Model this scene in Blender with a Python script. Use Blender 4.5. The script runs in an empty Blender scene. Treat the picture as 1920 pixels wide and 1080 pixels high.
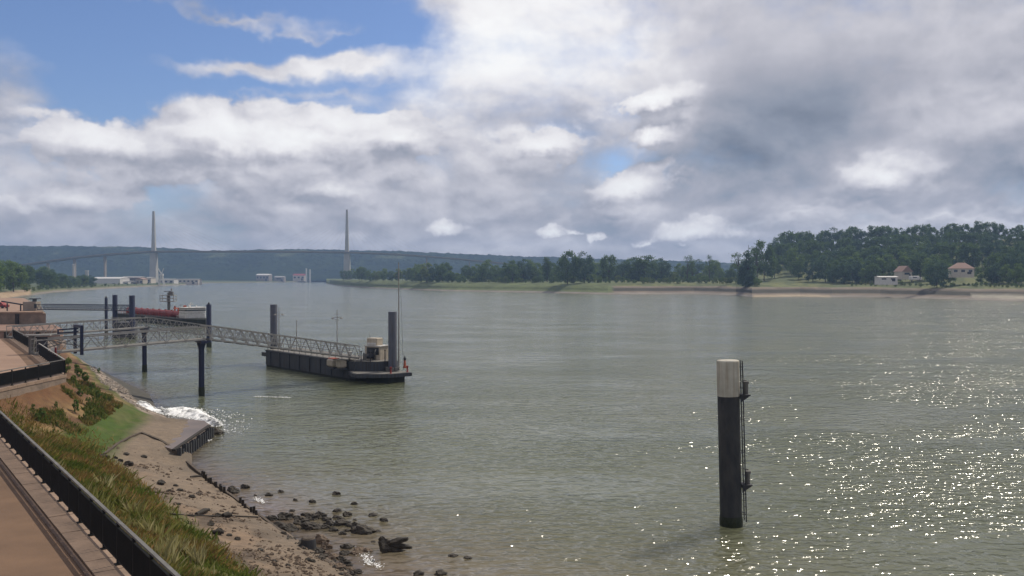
import bpy, math, random
import numpy as np
from mathutils import Vector, Matrix, noise as mnoise
random.seed(7)
rng = np.random.default_rng(11)
SC = bpy.context.scene
R = math.radians

# ---------------------------------------------------------------- camera
F = 1662.0                      # focal length in pixels of a 1920 wide frame
CAMZ = 12.0
PITCH = math.atan(20.0 / F)
cam_data = bpy.data.cameras.new('camera')
cam = bpy.data.objects.new('camera', cam_data)
SC.collection.objects.link(cam)
cam.location = (0, 0, CAMZ)
cam.rotation_euler = (math.pi / 2 - PITCH, 0, 0)
cam_data.sensor_width = 36.0
cam_data.lens = 36.0 * F / 1920.0
cam_data.clip_start = 0.2
cam_data.clip_end = 12000
SC.camera = cam

def ray(px, py):
    cx, cy = (px - 960) / F, (540 - py) / F
    c, s = math.cos(PITCH), math.sin(PITCH)
    return Vector((cx, c + cy * s, -s + cy * c))

def G(px, py, z=0.0):
    """point of the plane at height z that is seen at photograph pixel px, py"""
    d = ray(px, py)
    k = (z - CAMZ) / d.z
    return Vector((d.x * k, d.y * k, z))

def AT(px, py, Y):
    d = ray(px, py)
    k = Y / d.y
    return Vector((d.x * k, Y, CAMZ + d.z * k))

# ---------------------------------------------------------------- sky, sun, exposure
SUN_AZ, SUN_EL = 45.0, 49.0
world = bpy.data.worlds.new("World")
SC.world = world
world.use_nodes = True
WN, WL = world.node_tree.nodes, world.node_tree.links
WN.clear()

def wsock(v, inp):
    if isinstance(v, bpy.types.NodeSocket):
        WL.new(v, inp)
    else:
        inp.default_value = v

def wmath(op, a, b=None, c=None, clamp=False):
    n = WN.new('ShaderNodeMath'); n.operation = op; n.use_clamp = clamp
    wsock(a, n.inputs[0])
    if b is not None: wsock(b, n.inputs[1])
    if c is not None: wsock(c, n.inputs[2])
    return n.outputs[0]

def wnoise(vec, scale, detail=6, rough=0.55, lac=2.0, dist=0.0):
    n = WN.new('ShaderNodeTexNoise'); n.noise_dimensions = '2D'
    wsock(vec, n.inputs['Vector'])
    n.inputs['Scale'].default_value = scale
    n.inputs['Detail'].default_value = detail
    n.inputs['Roughness'].default_value = rough
    n.inputs['Lacunarity'].default_value = lac
    n.inputs['Distortion'].default_value = dist
    return n

def wmap(vec, loc=(0, 0, 0), rot=(0, 0, 0), scl=(1, 1, 1), typ='POINT'):
    n = WN.new('ShaderNodeMapping'); n.vector_type = typ
    wsock(vec, n.inputs['Vector'])
    n.inputs['Location'].default_value = loc
    n.inputs['Rotation'].default_value = rot
    n.inputs['Scale'].default_value = scl
    return n.outputs[0]

def wrange(v, a, b, c=0.0, d=1.0, smooth=True):
    n = WN.new('ShaderNodeMapRange')
    n.interpolation_type = 'SMOOTHSTEP' if smooth else 'LINEAR'
    wsock(v, n.inputs['Value'])
    n.inputs['From Min'].default_value = a; n.inputs['From Max'].default_value = b
    n.inputs['To Min'].default_value = c; n.inputs['To Max'].default_value = d
    return n.outputs['Result']

def wmix(f, a, b, typ='MIX'):
    n = WN.new('ShaderNodeMix'); n.data_type = 'RGBA'; n.blend_type = typ
    wsock(f, n.inputs[0])
    wsock(a, n.inputs[6]); wsock(b, n.inputs[7])
    return n.outputs[2]

tc = WN.new('ShaderNodeTexCoord')
sep = WN.new('ShaderNodeSeparateXYZ'); WL.new(tc.outputs['Generated'], sep.inputs[0])
az = wmath('ARCTAN2', sep.outputs[0], sep.outputs[1])
el = wmath('ARCSINE', sep.outputs[2])
comb = WN.new('ShaderNodeCombineXYZ'); wsock(az, comb.inputs[0]); wsock(el, comb.inputs[1])
P0 = comb.outputs[0]
# cloud cells shrink towards the horizon
els = wmath('POWER', wmath('ABSOLUTE', el), 0.85)
combn = WN.new('ShaderNodeCombineXYZ'); wsock(az, combn.inputs[0]); wsock(wmath('MULTIPLY', els, 1.2), combn.inputs[1])
PN = combn.outputs[0]
# ragged coordinates for the cloud banks
nz = wnoise(PN, 5.0, 5, 0.6)
off = WN.new('ShaderNodeVectorMath'); off.operation = 'SUBTRACT'
WL.new(nz.outputs['Color'], off.inputs[0]); off.inputs[1].default_value = (0.5, 0.5, 0.5)
offs = WN.new('ShaderNodeVectorMath'); offs.operation = 'SCALE'
WL.new(off.outputs[0], offs.inputs[0]); offs.inputs['Scale'].default_value = 0.16
offm = WN.new('ShaderNodeVectorMath'); offm.operation = 'MULTIPLY'
WL.new(offs.outputs[0], offm.inputs[0]); offm.inputs[1].default_value = (1.0, 0.7, 0.0)
PD = WN.new('ShaderNodeVectorMath'); PD.operation = 'ADD'
WL.new(P0, PD.inputs[0]); WL.new(offm.outputs[0], PD.inputs[1]); PD = PD.outputs[0]

def blob(px, py, rx, ry, rot=0.0, src=None):
    """soft ellipse of sky around the direction seen at photograph pixel px, py"""
    d = ray(px, py).normalized()
    a, e = math.atan2(d.x, d.y), math.asin(d.z)
    v = wmap(src or PD, (a, e, 0), (0, 0, R(-rot)), (rx / F, ry / F, 1.0), 'TEXTURE')
    g = WN.new('ShaderNodeTexGradient'); g.gradient_type = 'QUADRATIC_SPHERE'
    WL.new(v, g.inputs[0])
    return g.outputs['Fac']

def add_blobs(start, lst, src=None):
    cur = start
    for (px, py, rx, ry, rot, wgt) in lst:
        cur = wmath('MULTIPLY_ADD', blob(px, py, rx, ry, rot, src), wgt, cur)
    return cur
#SKYLISTS
COVER = [  # negative: open blue
    (250, 60, 930, 420, 4, -2.8), (700, 60, 420, 160, -5, -1.5), (310, 235, 320, 150, 0, -1.6), (430, 215, 400, 110, -5, -1.0),
    (1165, 290, 150, 62, 0, -1.25),
    (470, 128, 460, 50, -3, 2.2), (640, 118, 210, 60, 0, 1.5), (450, 187, 230, 24, -2, 1.2), (430, 8, 460, 34, 3, 1.5), (600, 50, 300, 26, 5, 1.1), (700, 90, 200, 40, 10, .8), (480, 210, 200, 22, 2, .9),
    (40, 200, 300, 120, -18, 1.0), (620, 190, 200, 50, 0, 0.6), (760, 20, 120, 60, 0, -0.3), (430, 235, 120, 30, 0, 0.3),
]
BRIGHT = [
    (560, 290, 560, 170, 0, 0.36), (150, 300, 460, 200, 0, 0.20), (850, 90, 520, 260, 0, 0.42), (1120, 60, 420, 330, 0, 0.42),
    (940, 90, 380, 220, 0, 0.34), (600, 140, 420, 100, 0, 0.25), (1220, 185, 200, 90, -10, 0.28), (1215, 250, 110, 50, -5, 0.38), (1200, 360, 190, 90, 0, 0.16),
    (1640, 40, 420, 150, 0, 0.14), (1780, 210, 170, 150, 0, 0.20), (1640, 345, 200, 70, 0, 0.16),
    (1480, 230, 560, 230, 0, -0.36), (1500, 250, 380, 120, -4, -0.16), (1330, 320, 460, 100, 0, -0.18), (1600, 180, 260, 150, 0, -0.12), (1000, 220, 300, 60, 0, -0.14),
    (1180, 400, 420, 80, 0, -0.08), (1860, 350, 240, 110, 0, -0.22), (150, 440, 600, 90, 0, -0.05), (1000, 420, 700, 70, 0, -0.09), (700, 430, 600, 80, 0, -0.04),
    (0, 330, 300, 150, 0, 0.03),
]
PUFFS = [
    (1035, 438, 40, 17, 0, 0.8), (1120, 443, 26, 20, 0, 0.7), (1085, 436, 30, 9, 0, 0.5), (1300, 428, 150, 38, 0, 0.55), (1120, 452, 40, 12, 0, 0.4),
    (1208, 453, 28, 9, 0, 0.6), (1282, 457, 24, 8, 0, 0.5), (1245, 454, 18, 6, 0, 0.4), (840, 425, 60, 26, -10, 0.45),
    (1010, 260, 160, 40, -12, 0.35), (1190, 350, 120, 60, -12, 0.35), (1480, 415, 300, 26, 0, 0.22), (1800, 405, 420, 24, 0, 0.35),
]
CUMULUS = [
    (190, 275, 250, 105, 4, 1.0), (560, 280, 330, 120, 0, 1.1), (430, 275, 170, 120, 20, 0.7), (740, 262, 170, 90, 0, 0.9),
    (1010, 275, 210, 80, -12, 1.0), (1218, 248, 90, 40, -8, 1.2), (1215, 190, 150, 50, -12, 1.1), (1190, 345, 170, 80, -12, 1.0),
    (1300, 430, 160, 40, 0, 1.0), (1035, 438, 44, 18, 0, 1.0), (1120, 443, 32, 22, 0, 1.0), (1083, 437, 34, 11, 0, .8), (1208, 453, 34, 10, 0, .9),
    (1282, 457, 30, 9, 0, 0.8), (1660, 335, 150, 60, 0, 0.8), (620, 360, 260, 60, 0, 0.6), (840, 428, 60, 24, 0, 0.9), (150, 380, 260, 60, 0, 0.5),
]
nzs = wnoise(P0, 42.0, 3, 0.6)
osub = WN.new('ShaderNodeVectorMath'); osub.operation = 'SUBTRACT'; WL.new(nzs.outputs['Color'], osub.inputs[0]); osub.inputs[1].default_value = (0.5, 0.5, 0.5)
osc = WN.new('ShaderNodeVectorMath'); osc.operation = 'MULTIPLY_ADD'; WL.new(osub.outputs[0], osc.inputs[0]); osc.inputs[1].default_value = (0.030, 0.014, 0.0); WL.new(P0, osc.inputs[2])
PD2 = WN.new('ShaderNodeVectorMath'); PD2.operation = 'MULTIPLY_ADD'
WL.new(offm.outputs[0], PD2.inputs[0]); PD2.inputs[1].default_value = (0.25, 0.25, 0.0); WL.new(osc.outputs[0], PD2.inputs[2]); PD2 = PD2.outputs[0]
cover = add_blobs(1.0, COVER)
n1 = wnoise(PN, 6.0, 8, 0.52, 2.1, 0.2).outputs['Fac']
n2 = wnoise(wmap(PN, scl=(1.0, 2.6, 1.0)), 9.0, 6, 0.55).outputs['Fac']

def billow(vec):
    """rounded cauliflower heads of cumulus"""
    v = WN.new('ShaderNodeTexVoronoi'); v.voronoi_dimensions = '2D'; v.feature = 'SMOOTH_F1'; v.distance = 'EUCLIDEAN'; v.normalize = True
    wsock(vec, v.inputs['Vector'])
    v.inputs['Scale'].default_value = 13.0; v.inputs['Detail'].default_value = 2.6
    v.inputs['Roughness'].default_value = 0.5; v.inputs['Smoothness'].default_value = 0.6
    return wmath('SUBTRACT', 1.0, v.outputs['Distance'])
# ragged, slightly flattened cells
offb = WN.new('ShaderNodeVectorMath'); offb.operation = 'MULTIPLY'
nzb = wnoise(PN, 16.0, 4, 0.6)
ofc = WN.new('ShaderNodeVectorMath'); ofc.operation = 'SUBTRACT'
WL.new(nzb.outputs['Color'], ofc.inputs[0]); ofc.inputs[1].default_value = (0.5, 0.5, 0.5)
WL.new(ofc.outputs[0], offb.inputs[0]); offb.inputs[1].default_value = (0.07, 0.05, 0.0)
pb = WN.new('ShaderNodeVectorMath'); pb.operation = 'ADD'
WL.new(wmap(PN, scl=(1.0, 1.5, 1.0)), pb.inputs[0]); WL.new(offb.outputs[0], pb.inputs[1]); PBV = pb.outputs[0]
b1 = billow(PBV)
b1b = billow(wmap(PBV, loc=(0.006, 0.020, 0.0)))
cv = wmath('MULTIPLY_ADD', wmath('SUBTRACT', n1, 0.5), 2.0, cover)
cv = wmath('MULTIPLY_ADD', wmath('SUBTRACT', n2, 0.5), 0.7, cv)
cv = wmath('MULTIPLY_ADD', wmath('SUBTRACT', b1, 0.62), 0.9, cv)
alpha = wrange(cv, -0.45, 1.0)
# relief of the clouds: the same field seen a little towards the sun gives lit and shaded flanks
n1b = wnoise(wmap(PN, loc=(0.010, 0.024, 0.0)), 6.0, 8, 0.52, 2.1, 0.2).outputs['Fac']
relief = wmath('SUBTRACT', n1, n1b)
relief2 = wmath('SUBTRACT', b1, b1b)
br = add_blobs(0.56, BRIGHT)
br = add_blobs(br, PUFFS[-3:])
soft = wmath('SUBTRACT', 1.0, wmath('ADD', wmath('MULTIPLY', blob(1500, 120, 760, 420), 1.0), 0.0, clamp=True))
det = wmath('MULTIPLY', relief, 0.9)
det = wmath('MULTIPLY_ADD', relief2, 0.55, det)
det = wmath('MULTIPLY_ADD', wmath('SUBTRACT', n1, 0.5), 0.45, det)
br = wmath('MULTIPLY_ADD', det, soft, br)
# crisp cumulus heads with lit tops and grey bases in front of the bank
cum = add_blobs(0.0, CUMULUS, PD2)
cumb = wmath('MULTIPLY_ADD', wmath('SUBTRACT', b1, 0.62), 1.0, cum)
cumb = wmath('MULTIPLY_ADD', wmath('SUBTRACT', n1, 0.5), 0.7, cumb)
calpha = wmath('MULTIPLY', wrange(cumb, 0.14, 0.34), wrange(cum, 0.02, 0.14))
cum2 = add_blobs(0.0, CUMULUS, wmap(PD2, loc=(0.004, 0.020, 0.0)))
cl = wmath('MAXIMUM', wmath('SUBTRACT', cum, cum2), -0.16)
cb = wmath('MULTIPLY_ADD', cl, 1.05, 0.60)
cb = wmath('MULTIPLY_ADD', relief2, 0.7, cb)
cb = wmath('MULTIPLY_ADD', relief, 0.7, cb)
cb = wmath('ADD', cb, wmath('MULTIPLY', wmath('SUBTRACT', br, 0.55), 0.35))
mixf = WN.new('ShaderNodeMix'); mixf.data_type = 'FLOAT'
wsock(wmath('MULTIPLY', calpha, 0.85), mixf.inputs[0]); wsock(br, mixf.inputs[2]); wsock(cb, mixf.inputs[3])
br = mixf.outputs[0]
alpha = wmath('MAXIMUM', alpha, calpha)
br = wrange(br, 0.0, 1.3, 0.0, 1.0, False)
ramp = WN.new('ShaderNodeValToRGB'); wsock(br, ramp.inputs[0])
cr = ramp.color_ramp
for pos, c in [(0.0, (0.16, 0.19, 0.25)), (0.18, (0.275, 0.305, 0.375)), (0.36, (0.42, 0.425, 0.485)), (0.55, (0.64, 0.63, 0.68)), (0.78, (0.90, 0.885, 0.90)), (1.0, (1.06, 1.04, 1.04))]:
    e = cr.elements.new(pos); e.color = (*c, 1)
cr.elements.remove(cr.elements[0]); cr.elements.remove(cr.elements[-1])
sky = WN.new('ShaderNodeTexSky'); sky.sky_type = 'NISHITA'; sky.sun_disc = False
sky.sun_elevation = R(SUN_EL); sky.sun_rotation = R(SUN_AZ)
sky.air_density = 1.0; sky.dust_density = 0.6; sky.ozone_density = 1.2; sky.altitude = 0
SKY_STRENGTH = 0.11
skyc = wmix(1.0, sky.outputs[0], (0.66, 0.74, 0.96, 1), 'MULTIPLY')
sks = WN.new('ShaderNodeVectorMath'); sks.operation = 'SCALE'
WL.new(ramp.outputs[0], sks.inputs[0]); sks.inputs['Scale'].default_value = 1.0 / SKY_STRENGTH
col = wmix(alpha, skyc, sks.outputs[0])
bg = WN.new('ShaderNodeBackground'); WL.new(col, bg.inputs['Color']); bg.inputs['Strength'].default_value = SKY_STRENGTH
wo = WN.new('ShaderNodeOutputWorld'); WL.new(bg.outputs[0], wo.inputs['Surface'])
world.cycles.sampling_method = 'MANUAL'; world.cycles.sample_map_resolution = 512

sl = bpy.data.lights.new('sun', 'SUN'); sl.energy = 3.5; sl.angle = R(0.5); sl.color = (1.0, 0.91, 0.77)
sun = bpy.data.objects.new('sun', sl); SC.collection.objects.link(sun)
sdir = Vector((math.sin(R(SUN_AZ)) * math.cos(R(SUN_EL)), math.cos(R(SUN_AZ)) * math.cos(R(SUN_EL)), math.sin(R(SUN_EL))))
sun.rotation_euler = sdir.to_track_quat('Z', 'Y').to_euler()
sun.location = (0, 0, 200)

SC.view_settings.view_transform = 'Standard'
SC.view_settings.look = 'None'
SC.view_settings.gamma = 1.0
SC.view_settings.exposure = 0.0
SC.view_settings.use_curve_mapping = False
SC.cycles.max_bounces = 6
SC.cycles.volume_bounces = 0
SC.cycles.transparent_max_bounces = 12

# ---------------------------------------------------------------- helpers
COL = SC.collection

def tag(o, label=None, cat=None, group=None, kind=None):
    if label: o['label'] = label
    if cat: o['category'] = cat
    if group: o['group'] = group
    if kind: o['kind'] = kind
    return o

def empty(name, loc, label=None, cat=None, group=None):
    o = bpy.data.objects.new(name, None); COL.objects.link(o)
    o.location = loc; o.empty_display_size = 0.3
    return tag(o, label, cat, group)

def root_loc(o):
    while o.parent: o = o.parent
    return Vector(o.location)

class MB:
    """collects shapes in world coordinates; build() links them as one mesh"""
    def __init__(self): self.v, self.f, self.s = [], [], []
    def add(self, vs, fs, smooth=False):
        n = len(self.v); self.v += [tuple(v) for v in vs]
        self.f += [tuple(i + n for i in f) for f in fs]; self.s += [smooth] * len(fs)
        return self
    def box(self, c, size, rz=0.0, bevel=0.0):
        sx, sy, sz = (s / 2 for s in size)
        M = Matrix.Rotation(rz, 3, 'Z'); c = Vector(c)
        if bevel <= 0:
            vs = [c + M @ Vector((x * sx, y * sy, z * sz)) for z in (-1, 1) for x, y in ((-1, -1), (1, -1), (1, 1), (-1, 1))]
            return self.add(vs, [(3, 2, 1, 0), (4, 5, 6, 7), (0, 1, 5, 4), (1, 2, 6, 5), (2, 3, 7, 6), (3, 0, 4, 7)])
        b = bevel; rings = []
        for z, k in ((-sz, b), (-sz + b, 0), (sz - b, 0), (sz, b)):
            for x, y in ((-1, -1), (1, -1), (1, 1), (-1, 1)):
                a = (sx - k, sy - k)
                pts = [(x * (a[0] - b), y * a[1]), (x * a[0], y * (a[1] - b))]
                if x * y < 0: pts.reverse()
                if (x, y) in ((1, 1), (-1, -1)): pts = pts
                rings.append([c + M @ Vector((p[0], p[1], z)) for p in pts])
        vs = []; order = []
        for r in range(4):
            ring = []
            for q in range(4):
                p = rings[r * 4 + q]
                # counter-clockwise order around the box
                if q in (0, 2): ring += [p[1], p[0]]
                else: ring += [p[1], p[0]]
            vs += sorted(ring, key=lambda w: math.atan2(((w - c).to_2d() @ Vector((-math.sin(rz), math.cos(rz)))), ((w - c).to_2d() @ Vector((math.cos(rz), math.sin(rz))))))
        fs = [tuple(range(7, -1, -1)), tuple(range(24, 32))]
        for r in range(3):
            for k in range(8):
                fs.append((r * 8 + k, r * 8 + (k + 1) % 8, (r + 1) * 8 + (k + 1) % 8, (r + 1) * 8 + k))
        return self.add(vs, fs)
    def tube(self, a, b, r0, r1=None, n=8, cap=True, smooth=True):
        a, b = Vector(a), Vector(b); r1 = r0 if r1 is None else r1
        d = (b - a)
        if d.length < 1e-6: return self
        d.normalize()
        u = d.orthogonal().normalized(); w = d.cross(u)
        vs = []
        for p, r in ((a, r0), (b, r1)):
            for k in range(n):
                t = 2 * math.pi * k / n
                vs.append(p + u * math.cos(t) * r + w * math.sin(t) * r)
        self.add(vs, [(k, (k + 1) % n, n + (k + 1) % n, n + k) for k in range(n)], smooth)
        if cap: self.add(vs, [tuple(range(n - 1, -1, -1)), tuple(range(n, 2 * n))])
        return self
    def path(self, pts, r, n=6):
        for a, b in zip(pts[:-1], pts[1:]): self.tube(a, b, r, n=n)
        return self
    def bar(self, a, b, w, h=None):
        """rectangular beam; w across, h upwards"""
        a, b = Vector(a), Vector(b); h = w if h is None else h
        d = (b - a).normalized()
        up = Vector((0, 0, 1)) if abs(d.z) < 0.95 else Vector((1, 0, 0))
        s = d.cross(up).normalized(); u = s.cross(d)
        vs = [p + s * x * w / 2 + u * y * h / 2 for p in (a, b) for x, y in ((-1, -1), (1, -1), (1, 1), (-1, 1))]
        return self.add(vs, [(3, 2, 1, 0), (4, 5, 6, 7), (0, 1, 5, 4), (1, 2, 6, 5), (2, 3, 7, 6), (3, 0, 4, 7)])
    def lathe(self, c, prof, n=20, smooth=True):
        c = Vector(c); vs = []
        for r, z in prof:
            for k in range(n):
                t = 2 * math.pi * k / n
                vs.append(c + Vector((math.cos(t) * r, math.sin(t) * r, z)))
        fs = []
        for i in range(len(prof) - 1):
            for k in range(n):
                fs.append((i * n + k, i * n + (k + 1) % n, (i + 1) * n + (k + 1) % n, (i + 1) * n + k))
        self.add(vs, fs, smooth)
        self.add(vs, [tuple(range(n - 1, -1, -1)), tuple(range((len(prof) - 1) * n, len(prof) * n))])
        return self
    def prism(self, pts, z0, z1):
        n = len(pts)
        vs = [Vector((p[0], p[1], z0)) for p in pts] + [Vector((p[0], p[1], z1)) for p in pts]
        area = sum(pts[i][0] * pts[(i + 1) % n][1] - pts[(i + 1) % n][0] * pts[i][1] for i in range(n))
        if area < 0: vs = [Vector((p[0], p[1], z0)) for p in pts[::-1]] + [Vector((p[0], p[1], z1)) for p in pts[::-1]]
        return self.add(vs, [tuple(range(n - 1, -1, -1)), tuple(range(n, 2 * n))] + [(k, (k + 1) % n, n + (k + 1) % n, n + k) for k in range(n)])
    def quad(self, a, b, c, d): return self.add([a, b, c, d], [(0, 1, 2, 3)])
    def build(self, name, mat, parent=None, label=None, cat=None, group=None, kind=None, origin=None):
        o0 = root_loc(parent) if parent else (Vector(origin) if origin is not None else Vector((0, 0, 0)))
        me = bpy.data.meshes.new(name)
        me.from_pydata([tuple(Vector(v) - o0) for v in self.v], [], self.f)
        me.polygons.foreach_set('use_smooth', self.s)
        me.materials.append(mat); me.update()
        o = bpy.data.objects.new(name, me); COL.objects.link(o)
        if parent: o.parent = parent
        else: o.location = o0
        return tag(o, label, cat, group, kind)

def np_mesh(name, V, Fq, mat, attrs=None, smooth=False):
    me = bpy.data.meshes.new(name)
    V = np.asarray(V, dtype=np.float32); Fq = np.asarray(Fq, dtype=np.int32)
    k = Fq.shape[1]
    me.vertices.add(len(V)); me.vertices.foreach_set('co', V.ravel())
    me.loops.add(Fq.size); me.loops.foreach_set('vertex_index', Fq.ravel())
    me.polygons.add(len(Fq)); me.polygons.foreach_set('loop_start', np.arange(0, Fq.size, k, dtype=np.int32))
    me.polygons.foreach_set('use_smooth', np.full(len(Fq), smooth))
    for nm, arr in (attrs or {}).items():
        arr = np.asarray(arr, dtype=np.float32)
        if arr.ndim == 1:
            at = me.attributes.new(nm, 'FLOAT', 'POINT'); at.data.foreach_set('value', arr)
        else:
            at = me.color_attributes.new(nm, 'FLOAT_COLOR', 'POINT')
            c4 = np.ones((len(arr), 4), dtype=np.float32); c4[:, :3] = arr; at.data.foreach_set('color', c4.ravel())
    me.materials.append(mat)
    me.update(calc_edges=True); me.validate()
    o = bpy.data.objects.new(name, me); COL.objects.link(o)
    return o

def grid_faces(ny, nx):
    i = np.arange(ny * nx).reshape(ny, nx)
    return np.stack([i[:-1, :-1].ravel(), i[:-1, 1:].ravel(), i[1:, 1:].ravel(), i[1:, :-1].ravel()], 1)

def vnoise(x, y, s, seed=0):
    """value noise on numpy arrays"""
    x = np.asarray(x, float) / s; y = np.asarray(y, float) / s
    xi, yi = np.floor(x).astype(np.int64), np.floor(y).astype(np.int64)
    fx, fy = x - xi, y - yi; fx = fx * fx * (3 - 2 * fx); fy = fy * fy * (3 - 2 * fy)
    def h(a, b):
        n = (a * 374761393 + b * 668265263 + seed * 974634777) & 0xffffffff
        n = ((n ^ (n >> 13)) * 1274126177) & 0xffffffff
        return ((n ^ (n >> 16)) & 0xffff) / 65535.0
    return (h(xi, yi) * (1 - fx) + h(xi + 1, yi) * fx) * (1 - fy) + (h(xi, yi + 1) * (1 - fx) + h(xi + 1, yi + 1) * fx) * fy

def fbm(x, y, s, o=4, seed=0, g=0.5):
    t = 0; a = 1; n = 0
    for k in range(o):
        t = t + a * vnoise(x, y, s / 2 ** k, seed + k); n += a; a *= g
    return t / n

# ---------------------------------------------------------------- materials
def mat(name, c1, c2=None, scale=3.0, rough=0.8, bump=0.0, bscale=None, metal=0.0, spec=0.3, stretch=(1, 1, 1), attr=None, amix=1.0, streak=0.0, det=5):
    """colour mottled between c1 and c2; attr multiplies in a colour attribute"""
    m = bpy.data.materials.new(name); m.use_nodes = True
    N, L = m.node_tree.nodes, m.node_tree.links
    b = N['Principled BSDF']
    b.inputs['Roughness'].default_value = rough; b.inputs['Metallic'].default_value = metal
    b.inputs['Specular IOR Level'].default_value = spec
    t = N.new('ShaderNodeTexCoord'); mp = N.new('ShaderNodeMapping'); mp.inputs['Scale'].default_value = stretch
    L.new(t.outputs['Object'], mp.inputs['Vector'])
    nz = N.new('ShaderNodeTexNoise'); nz.inputs['Scale'].default_value = scale; nz.inputs['Detail'].default_value = det
    nz.inputs['Roughness'].default_value = 0.6
    L.new(mp.outputs[0], nz.inputs['Vector'])
    rp = N.new('ShaderNodeValToRGB'); L.new(nz.outputs['Fac'], rp.inputs[0])
    rp.color_ramp.elements[0].position = 0.32; rp.color_ramp.elements[1].position = 0.68
    c2 = c2 or tuple(x * 0.75 for x in c1)
    rp.color_ramp.elements[0].color = (*c1, 1); rp.color_ramp.elements[1].color = (*c2, 1)
    out = rp.outputs[0]
    if streak:
        n2 = N.new('ShaderNodeTexNoise'); n2.inputs['Scale'].default_value = 2.5
        m2 = N.new('ShaderNodeMapping'); m2.inputs['Scale'].default_value = (2.5, 2.5, 0.12)
        L.new(t.outputs['Object'], m2.inputs['Vector']); L.new(m2.outputs[0], n2.inputs['Vector'])
        mr = N.new('ShaderNodeMapRange'); mr.inputs['From Min'].default_value = 0.45; mr.inputs['From Max'].default_value = 0.7
        mr.inputs['To Max'].default_value = streak; L.new(n2.outputs['Fac'], mr.inputs['Value'])
        mx = N.new('ShaderNodeMix'); mx.data_type = 'RGBA'; L.new(mr.outputs[0], mx.inputs[0]); L.new(out, mx.inputs[6])
        mx.inputs[7].default_value = (c1[0] * 0.35 + 0.02, c1[1] * 0.28 + 0.01, c1[2] * 0.22, 1); out = mx.outputs[2]
    if attr:
        a = N.new('ShaderNodeAttribute'); a.attribute_name = attr
        mx = N.new('ShaderNodeMix'); mx.data_type = 'RGBA'; mx.blend_type = 'MULTIPLY'; mx.inputs[0].default_value = amix
        L.new(a.outputs['Color'], mx.inputs[6]); L.new(out, mx.inputs[7]); out = mx.outputs[2]
    L.new(out, b.inputs['Base Color'])
    if bump:
        nb = N.new('ShaderNodeTexNoise'); nb.inputs['Scale'].default_value = bscale or scale * 4; nb.inputs['Detail'].default_value = 5
        L.new(mp.outputs[0], nb.inputs['Vector'])
        bp = N.new('ShaderNodeBump'); bp.inputs['Strength'].default_value = bump; bp.inputs['Distance'].default_value = 0.05
        L.new(nb.outputs['Fac'], bp.inputs['Height']); L.new(bp.outputs[0], b.inputs['Normal'])
    return m

M = {}
M['steel_dark'] = mat('dark_painted_steel', (0.022, 0.026, 0.036), (0.035, 0.035, 0.042), 1.2, 0.55, 0.2, 8, spec=0.4, streak=0.35)
M['steel_blue'] = mat('navy_painted_steel', (0.018, 0.026, 0.065), (0.028, 0.032, 0.06), 1.5, 0.5, 0.1)
M['steel_grey'] = mat('grey_blue_pile_steel', (0.075, 0.085, 0.115), (0.105, 0.11, 0.13), 0.8, 0.6, 0.15, 6, streak=0.5)
M['galv'] = mat('weathered_galvanised_steel', (0.36, 0.35, 0.33), (0.24, 0.23, 0.215), 2.5, 0.6, 0.1, metal=0.15)
M['galv_dark'] = mat('grimy_galvanised_steel', (0.17, 0.165, 0.155), (0.11, 0.105, 0.10), 2.5, 0.7, 0.1)
M['deck'] = mat('steel_deck_plate', (0.20, 0.19, 0.17), (0.13, 0.125, 0.115), 1.4, 0.8, 0.2)
M['hull'] = mat('slate_hull_paint', (0.045, 0.052, 0.066), (0.065, 0.070, 0.080), 0.6, 0.6, 0.2, 4, streak=0.6)
M['hull_low'] = mat('weed_and_shade_hull', (0.018, 0.022, 0.02), (0.03, 0.033, 0.026), 2.0, 0.7, 0.4, 8)
M['white'] = mat('white_paint', (0.66, 0.65, 0.62), (0.52, 0.50, 0.47), 1.5, 0.5, streak=0.2)
M['cream'] = mat('cream_paint', (0.50, 0.44, 0.35), (0.38, 0.33, 0.27), 2.0, 0.6, streak=0.3)
M['capwhite'] = mat('stained_pale_pile_cap', (0.56, 0.54, 0.47), (0.36, 0.35, 0.30), 0.9, 0.75, 0.25, 6, streak=0.55)
M['blackpile'] = mat('tarred_pile_steel', (0.024, 0.027, 0.034), (0.055, 0.054, 0.054), 2.2, 0.6, 0.6, 9, streak=0.0, stretch=(1, 1, .35))
M['weed'] = mat('wet_weed', (0.012, 0.018, 0.010), (0.03, 0.035, 0.018), 6, 0.5, 0.6, 14)
M['red'] = mat('red_ship_paint', (0.33, 0.055, 0.05), (0.18, 0.03, 0.032), 1.0, 0.55, streak=0.5)
M['redorange'] = mat('faded_orange_red_paint', (0.42, 0.10, 0.05), (0.30, 0.07, 0.04), 2, 0.6)
M['glass'] = mat('dark_window_glass', (0.02, 0.026, 0.034), (0.03, 0.036, 0.045), 1.0, 0.12, spec=0.7)
M['promenade'] = mat('reddish_resin_paving', (0.190, 0.118, 0.074), (0.120, 0.076, 0.050), 0.5, 0.9, 0.3, 30, det=12)
M['coping'] = mat('quay_coping_stone', (0.34, 0.24, 0.175), (0.22, 0.16, 0.12), 1.2, 0.9, 0.4, 12, streak=0)
M['quaywall'] = mat('old_quay_masonry', (0.26, 0.20, 0.155), (0.16, 0.125, 0.10), 0.8, 0.95, 0.7, 5)
M['edge'] = mat('muddy_edging_stone', (0.13, 0.10, 0.075), (0.06, 0.05, 0.04), 5, 0.85, 0.6, 18)
M['railpaint'] = mat('black_railing_paint', (0.012, 0.013, 0.014), (0.018, 0.018, 0.018), 2, 0.7, spec=0.15)
M['timber'] = mat('wet_dark_timber', (0.045, 0.036, 0.028), (0.022, 0.02, 0.017), 5, 0.75, 0.6, 18)
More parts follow.
